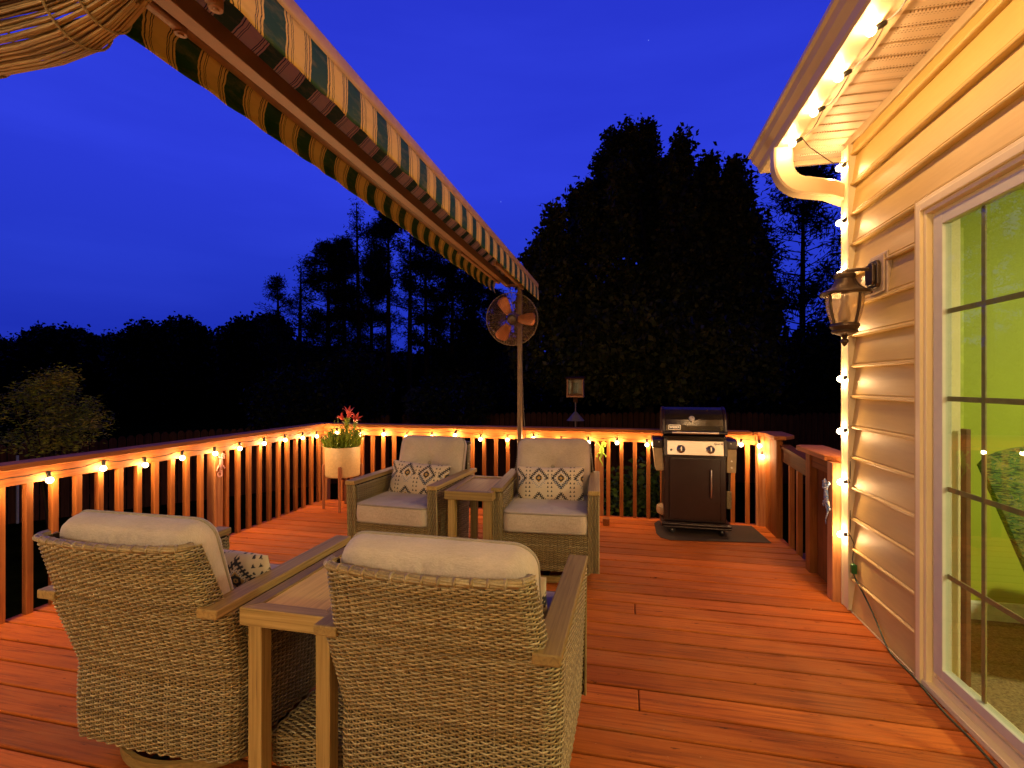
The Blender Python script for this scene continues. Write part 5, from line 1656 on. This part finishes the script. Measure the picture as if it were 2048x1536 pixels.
def tree(name, label, base, trunk_pts, samplers, ncl, per, cr, size, lm, group=None, limbs=(), cat='tree', asp=.55, r0=.12):
    t = thing(name, tuple(base), label, cat, group)
    mb = MB()
    for pts, ra, rb in trunk_pts:
        n = len(pts); mb.tube(smooth_path(pts, 4), list(np.linspace(ra, rb, (n - 1) * 4 + 1)), 8)
    for pts, ra, rb in limbs:
        mb.tube(pts, list(np.linspace(ra, rb, len(pts))), 5, cap=False)
    if mb.v: mb.obj('trunk', mat_bark, t, smooth=True)
    wts = np.array([w for _, w in samplers], float); wts /= wts.sum()
    P, T = clumps(ncl, per, cr, lambda: samplers[rng.choice(len(samplers), p=wts)][0]())
    o = bpy.data.objects.new('crown', leaf_mesh('crown', P - np.array(base), size, lm, T, asp)); link(o, t)
    return t
# ---- big broadleaf tree behind the back rail
D = 13.0
def spire(u, v, d, hb, rb):
    top = at(u, v, d); 
    def f():
        t = rng.random() ** .8
        r = rb * (1 - t) ** 1.0 * 1.15 + .03
        a = rng.uniform(0, 2 * math.pi); q = r * math.sqrt(rng.random()) if rng.random() < .4 else r * rng.uniform(.75, 1.05)
        return np.array([top.x + q * math.cos(a), top.y + q * math.sin(a), top.z - hb * (1 - t)])
    return f
sm = []
spires = ((1258, 252, 3.6, .62), (1294, 250, 3.6, .55), (1226, 268, 3.4, .55), (1203, 318, 3.0, .5), (1362, 280, 3.6, .55), (1340, 318, 3.2, .55), (1419, 318, 3.5, .6), (1468, 325, 3.3, .5), (1398, 345, 3.2, .55), (1172, 372, 2.9, .42),
          (1148, 384, 2.9, .42), (1108, 418, 2.7, .40), (1090, 466, 2.5, .38), (1076, 486, 2.5, .36), (1056, 516, 2.0, .34), (1486, 372, 3.3, .45), (1510, 430, 3.0, .40), (1524, 492, 2.6, .38), (1546, 582, 2.0, .36), (1130, 470, 2.6, .45), (1440, 400, 3.2, .55), (1312, 330, 3.4, .55), (1240, 330, 3.4, .55), (1050, 600, 1.6, .34), (1060, 660, 1.4, .4), (1530, 640, 1.8, .4))
tips = []
for u, v, hb, rb in spires:
    dd = D + rng.uniform(-1.3, 1.3)
    tips.append((at(u, v, dd), hb)); sm.append((spire(u, v, dd, hb, rb), hb * rb * 1.25))
mc = at(1305, 665, D); sm.append((lambda: ell(mc, (2.65, 2.2, 1.75), .1), 20))
mc2 = at(1275, 705, D - 1.2); sm.append((lambda: ell(mc2, (2.75, 1.9, 1.15), .1), 16))
mb_ = at(1290, 868, D); mb_.z = -1.0
tb = tuple(mb_)
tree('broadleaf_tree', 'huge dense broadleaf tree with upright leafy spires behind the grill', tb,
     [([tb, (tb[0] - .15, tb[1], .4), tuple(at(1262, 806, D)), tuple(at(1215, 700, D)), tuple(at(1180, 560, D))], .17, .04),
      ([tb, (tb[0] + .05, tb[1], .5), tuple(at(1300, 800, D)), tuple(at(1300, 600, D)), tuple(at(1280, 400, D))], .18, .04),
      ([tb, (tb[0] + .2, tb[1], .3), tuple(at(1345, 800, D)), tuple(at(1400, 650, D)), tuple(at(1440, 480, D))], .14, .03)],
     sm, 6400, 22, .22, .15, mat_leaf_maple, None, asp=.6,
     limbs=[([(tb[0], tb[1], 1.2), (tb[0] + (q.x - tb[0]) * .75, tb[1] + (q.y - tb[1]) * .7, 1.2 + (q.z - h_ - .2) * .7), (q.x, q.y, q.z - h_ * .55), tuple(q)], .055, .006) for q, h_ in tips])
# ---- conifers and bare poles to the left of it
def conifer(label, u, vtop, d, dens, rmax, zlow, name='pine_tree', group='tall thin pines beyond the garden', ps=1.0, tip=.0, tuft=None):
    top = at(u, vtop, d); base = at(u, 768, d); base.z = -1.0
    t = thing(name, tuple(base), label, 'tree', group)
    mb = MB(); lean = rng.uniform(-.25, .25)
    H_ = top.z + 1.0
    def ax(z): return Vector((base.x + lean * (z + 1) / H_, base.y, z))
    mb.tube([ax(-1.0), ax(-1 + H_ * .35), ax(-1 + H_ * .7), ax(top.z)], [.13, .11, .07, .015], 8)
    P = []; z = zlow
    while z < top.z - .1:
        q = (z - zlow) / (top.z - zlow)
        r = rmax * ((1 - q) ** .7 * (.45 + .55 * min(1, q * 3.5)) + .06) * rng.uniform(.5, 1.2)
        for k in range(rng.integers(2, 5)):
            a = rng.uniform(0, 6.28); L = r * rng.uniform(.6, 1.15)
            s_ = ax(z); e = s_ + Vector((math.cos(a) * L, math.sin(a) * L, L * (.30 + .35 * q) - .05)); m_ = s_.lerp(e, .5) + Vector((0, 0, -.06 * L))
            mb.tube([s_, m_, e], [.030 * (1 - .6 * q), .020 * (1 - .6 * q), .006], 5, cap=False)
            for j in range(3):
                w0 = m_.lerp(e, rng.uniform(0, 1)); w1 = w0 + Vector((rng.normal(), rng.normal(), rng.uniform(-.3, .9))) * .16 * L
                mb.tube([w0, w1], [.008, .003], 4, cap=False)
                if rng.random() < dens: P.append(w1)
            if rng.random() < dens:
                for j in range(3): P.append(m_.lerp(e, rng.uniform(.25, 1.05)))
        z += rng.uniform(.14, .34) * (1.25 if dens < .3 else 1)
    mb.obj('trunk', mat_bark, t, smooth=True)
    if P:
        C = np.array([tuple(p) for p in P]); per = 38
        Q = np.repeat(C, per, 0) + rng.normal(size=(len(C) * per, 3)) * np.array((.16, .16, .10)) * ps
        o = bpy.data.objects.new('crown', leaf_mesh('crown', Q - np.array(base), .17 * ps, mat_needle, np.ones((len(Q), 3)) * rng.uniform(.6, 1.3, (len(Q), 1)), .22, 0)); link(o, t)
    return t
PG = 'tall thin pines beyond the garden'
for u, v, d, dens, rm, zl, lab in (
    (562, 560, 22, .35, 1.1, 2.4, 'short sparse pine at the left end of the pine group'),
    (597, 532, 22, .05, .95, 2.2, 'bare twiggy dead tree left in the pine group'),
    (655, 498, 21, 1.0, 1.9, 1.2, 'bushy dark pine, left most of the thick crowns'),
    (694, 482, 22, 1.0, 1.6, 1.2, 'narrow dark pine just right of the left bushy pine'),
    (722, 412, 21, .16, 1.2, 2.4, 'tallest thin nearly bare tree with drooping twigs'),
    (742, 520, 24, .8, 1.2, 2.6, 'medium dark pine behind the tall bare tree'),
    (777, 405, 20, 1.0, 1.25, 5.0, 'tall pine with a dense crown and bare lower trunk under the awning edge'),
    (818, 452, 20, .2, 1.1, 2.6, 'thin bare trunk tree right of the tall dense pine'),
    (855, 470, 21, .95, 1.7, 3.0, 'leaning full pine below the awning stripes'),
    (900, 500, 22, 1.0, 2.1, 1.4, 'broad dark pine left of the fan'),
    (945, 560, 23, .95, 1.5, 1.0, 'low dark pine directly behind the fan'),
    (985, 585, 22, .95, 1.4, .6, 'low dark pine right of and behind the fan')):
    conifer(lab, u, v - 8, d, dens, rm * (1.12 if dens > .6 else 1.1), zl, group=PG, ps=1.05 if dens > .6 else .9)
conifer('large open branched pine between the broadleaf tree and the house', 1603, 330, 17, .5, 3.1, 1.8, group=None, ps=1.3)
# ---- far tree line on the left
FG = 'round trees of the far tree line'
for i, (u, v, w, lab) in enumerate(((-30, 682, 55, 'far round tree cut by the left photo edge'), (35, 690, 45, 'low far tree next to the left edge'), (95, 664, 60, 'broad far tree, first hump from the left'), (152, 668, 50, 'far tree right of the first broad hump'), (225, 678, 34, 'small far tree at the notch in the tree line'),
        (290, 656, 52, 'far tree with a domed crown left of the highest hump'), (362, 646, 52, 'highest domed far tree in the left tree line'), (425, 672, 48, 'low far tree right of the highest dome'), (492, 646, 46, 'square topped far tree next to the pines'), (540, 640, 40, 'far tree partly behind the left pines'), (610, 690, 70, 'far bushy tree low behind the dead tree'), (700, 700, 70, 'far bushy tree below the tall bare tree'), (800, 715, 70, 'far bushy tree low between the thin trunks'), (900, 690, 80, 'far bushy tree low left of the fan'), (1000, 690, 80, 'far bushy tree low behind the fan'))):
    d = 36 + 3 * math.sin(i * 2.1)
    c = at(u, v, d); b = Vector((c.x, c.y, -1.0)); rr_ = w / FOC * d
    cen = (c.x, c.y, (c.z + .2) / 2 - .3); hz = (c.z + 1.0) / 2
    lob = [((lambda cc=cen, r=rr_, h=hz: ell(cc, (r * 1.15, r, h * .98), .6)), 3.0)]
    for k in range(4):
        a = rng.uniform(-1, 1); cc = (c.x + a * rr_ * .7, c.y, c.z - rr_ * .35 - abs(a) * rr_ * .35)
        lob.append(((lambda cc=cc, r=rr_: ell(cc, (r * .42, r * .4, r * .40), .5)), 1.0))
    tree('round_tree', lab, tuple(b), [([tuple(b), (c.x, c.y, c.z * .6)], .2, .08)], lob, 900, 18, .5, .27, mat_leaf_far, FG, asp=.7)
# ---- the wood behind everything reads as one dark mass
az = rng.uniform(R(-115), R(48), 16000); rd = rng.uniform(46, 54, 16000)
P = np.stack([rd * np.sin(az), rd * np.cos(az), rng.uniform(-1, 3.6, 16000)], 1)
P[:, 2] += 1.2 * np.array([mnoise.noise((q * 11, 3.1, 0)) for q in az])
o = bpy.data.objects.new('far_wood', leaf_mesh('far_wood', P, 1.1, mat_leaf_far, np.ones((16000, 3)) * rng.uniform(.6, 1.2, (16000, 1)), .8)); link(o); tag(o, kind='stuff')
# ---- dark trees on the right, shrubs
for u, v, d, w, h, lab in ((1500, 770, 19, 2.4, 2.6, 'dark mass tree low behind the pine trunk'), (1665, 760, 15, 1.7, 2.9, 'dark tree beside the house corner behind the lantern'), (1590, 775, 17, 2.2, 2.4, 'dark bushy tree under the open branched pine')):
    c = at(u, v, d); b = (c.x, c.y, -1.0)
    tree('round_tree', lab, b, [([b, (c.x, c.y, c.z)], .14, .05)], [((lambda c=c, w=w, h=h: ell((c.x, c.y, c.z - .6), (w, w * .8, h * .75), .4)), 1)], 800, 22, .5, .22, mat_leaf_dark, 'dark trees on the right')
def shrub(label, u, v, d, r, n, per, size, lm, zc=None, asp=.5, flat=None, name='shrub', cr=.22, samp=None):
    c = at(u, v, d); t = thing(name, (c.x, c.y, -1.0), label, 'shrub')
    mb = MB()
    for k in range(9):
        e = ell(tuple(c), tuple(x * .8 for x in r), .5); mb.tube(smooth_path([(c.x, c.y, -1.0), (c.x + (e[0] - c.x) * .3, c.y + (e[1] - c.y) * .3, -1 + (e[2] + 1) * .55), tuple(e)], 4), list(np.linspace(.03, .005, 9)), 5, cap=False)
    mb.obj('stem', mat_bark, t, smooth=True)
    P, T = clumps(n, per, cr, samp or (lambda: ell(tuple(c), r, .35)))
    if samp: P[:, 2] = P[:, 2] * 1.0
    if flat is not None: P[:, 2] = P[:, 2] + rng.normal(size=len(P)) * .0; 
    o = bpy.data.objects.new('foliage', leaf_mesh('foliage', P - np.array((c.x, c.y, -1.0)), size, lm, T, asp, .1, flat)); link(o, t)
    return t
fcb = at(105, 822, 6.6)
layers = [(rng.uniform(-.28, .28), rng.uniform(-.25, .25), z, r) for z, r in ((-.42, .34), (-.34, .30), (-.30, .44), (-.20, .40), (-.10, .50), (-.02, .36), (.05, .44), (.14, .38), (.22, .32), (.30, .30), (.38, .20), (.46, .13))]
def feathery():
    x_, y_, z_, r_ = layers[rng.integers(len(layers))]
    a = rng.uniform(0, 6.28); q = r_ * rng.random() ** .5
    return np.array([fcb.x + x_ + q * math.cos(a) * 1.15, fcb.y + y_ + q * math.sin(a), fcb.z + z_ - .22 * q * q / r_ + rng.normal() * .02])
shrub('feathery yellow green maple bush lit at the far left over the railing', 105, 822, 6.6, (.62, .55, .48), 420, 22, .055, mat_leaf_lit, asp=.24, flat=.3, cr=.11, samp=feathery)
shrub('leafy green bush seen through the balusters left of the grill', 1285, 1000, 6.7, (.55, .35, .45), 90, 22, .085, mat_leaf_shrub, asp=.62)
shrub('dim dark green bush left of the flower pot beyond the rail', 590, 812, 10.5, (.9, .8, .75), 200, 22, .11, mat_leaf_dark, asp=.5)
shrub('dim tall bush behind the flower pot', 705, 775, 12.5, (1.0, .8, .9), 200, 20, .12, mat_leaf_dark, asp=.5)
shrub('dim wide bush beyond the rail between flower pot and fan', 900, 815, 12.0, (1.0, .7, .8), 170, 20, .12, mat_leaf_dark, asp=.5)
# ---- garden fences
def fence(label, a, b, z0, z1, hump=0.0):
    a, b = Vector((*a, 0)), Vector((*b, 0)); L = (b - a).length; d = (b - a).normalized(); sd = Vector((-d.y, d.x, 0))
    t = thing('picket_fence', (a.x, a.y, -1.0), label, 'fence')
    mb = MB(); n = int(L / .135)
    for k in range(n):
        s_ = (k + .5) * .135; p = a + d * s_; ph = (s_ % 2.4) / 2.4
        zt = z0 + (z1 - z0) * s_ / L + hump * math.sin(ph * math.pi) + rng.uniform(-.012, .012); w = .060
        q = [(-w, -1.02), (w, -1.02), (w, zt - .05), (w * .45, zt), (-w * .45, zt), (-w, zt - .05)]
        vs = [p + d * x + sd * o + Vector((0, 0, z)) for o in (-.009, .009) for x, z in q]
        mb.add(vs, [(0,1,2,3,4,5), (11,10,9,8,7,6)] + [(i, i + 6, (i + 1) % 6 + 6, (i + 1) % 6) for i in range(6)])
    mb.obj('picket_panel', mat_fence, t)
    for z in (-.6, .0):
        mb = MB(); mb.bar(a + sd * .035 + Vector((0, 0, z)), b + sd * .035 + Vector((0, 0, z)), .04, .085); mb.obj('rail', mat_fence, t)
    for k in range(int(L / 2.4) + 1):
        p = a + d * (k * 2.4) + sd * .10
        mb = MB(); mb.box((p.x - .045, p.y - .045, -1.02), (p.x + .045, p.y + .045, z0 + (z1 - z0) * k * 2.4 / L - .05)); mb.obj('post', mat_fence, t)
    return t
fence('dim weathered picket fence beyond the left railing', (-12.6, 3.6), (-5.9, 12.0), .20, .55, .06)
fence('dim weathered picket fence across the back of the garden', (-5.7, 12.2), (11.0, 14.0), .62, .70, .05)
# ---- bird feeder on a pole with a baffle
fc = at(1151, 776, 8.0)
BF = thing('bird_feeder', (fc.x, fc.y, -1.0), 'small wooden house shaped bird feeder with a clear front on a pole', 'bird feeder')
x, y = fc.x, fc.y; zb, zt = 1.19, 1.475
mb = MB(); mb.tube([(x, y, -1.0), (x, y, zb - .0)], .011, 8); mb.obj('pole', solid('grey pole', (.18, .13, .10), .5), BF, smooth=True)
mb = MB(); mb.box((x - .035, y - .02, zb - .085), (x + .035, y + .02, zb - .002)); mb.obj('bracket', mat_fence, BF)
mat_fw = wood('feeder cedar', 'Z', (.28, .12, .05), (.46, .22, .09), (.55, .30, .14), coord='obj')
mb = MB(); mb.box((x - .135, y - .13, zb), (x + .135, y + .13, zb + .028)); mb.box((x - .13, y - .11, zb + .0285), (x - .105, y + .11, zt)); mb.box((x + .105, y - .11, zb + .0285), (x + .13, y + .11, zt)); mb.box((x - .104, y + .085, zb + .0285), (x + .104, y + .11, zt))
mb.obj('box', mat_fw, BF, bevel=.003)
mb = MB(); mb.box((x - .104, y - .095, zb + .06), (x + .104, y - .090, zt - .01)); mb.obj('clear_panel', mat_glass, BF)
mb = MB(); mb.prism([(y - .15, zt + .002), (y + .14, zt + .03), (y + .14, zt + .048), (y - .15, zt + .02)], 'X', x - .15, x + .15); mb.obj('roof', mat_fence, BF)
mb = MB(); mb.box((x - .035, y - .02, zb + .06), (x + .03, y + .03, zt - .05)); mb.obj('seed_cake', solid('seed cake', (.14, .10, .05), .9, var=.4, sc=90), BF)
mb = MB(); mb.lathe([(.012, .96), (.02, .955), (.14, .82), (.142, .815)], (x, y, 0), seg=26); mb.f = mb.f[:-2]; mb.m = mb.m[:-2]; mb.obj('baffle', solid('grey baffle', (.16, .13, .12), .5), BF, smooth=True)
# ---- two white garden stakes and a far shed gable
for k, (u, lab) in enumerate(((20, 'left white stake standing behind the rail near the left edge'), (35, 'right white stake standing behind the rail near the left edge'))):
    p = at(u, 920, 8.6); mb = MB(); mb.box((p.x - .018, p.y - .012, -1.0), (p.x + .018, p.y + .012, at(u, 911, 8.6).z)); o = mb.obj('garden_stake', solid('white stake', (.6, .58, .5), .6), bevel=.003)
    tag(o, lab, 'stake', 'white garden stakes')
sc_ = at(852, 845, 17)
SH = thing('garden_shed', (sc_.x, sc_.y, -1.0), 'dim grey gabled shed low between the bushes behind the left facing chair', 'shed')
mb = MB(); mb.box((sc_.x - .75, sc_.y, -1.0), (sc_.x + .85, sc_.y + 2, .78)); mb.obj('wall', solid('grey shed boards', (.12, .10, .085), .8), SH)
mb = MB(); mb.prism([(sc_.x - .95, .78), (sc_.x - .45, 1.30), (sc_.x + .60, 1.18), (sc_.x + 1.0, .80)], 'Y', sc_.y - .12, sc_.y + 2.1); mb.obj('roof', solid('shed roof', (.09, .075, .06), .9), SH)
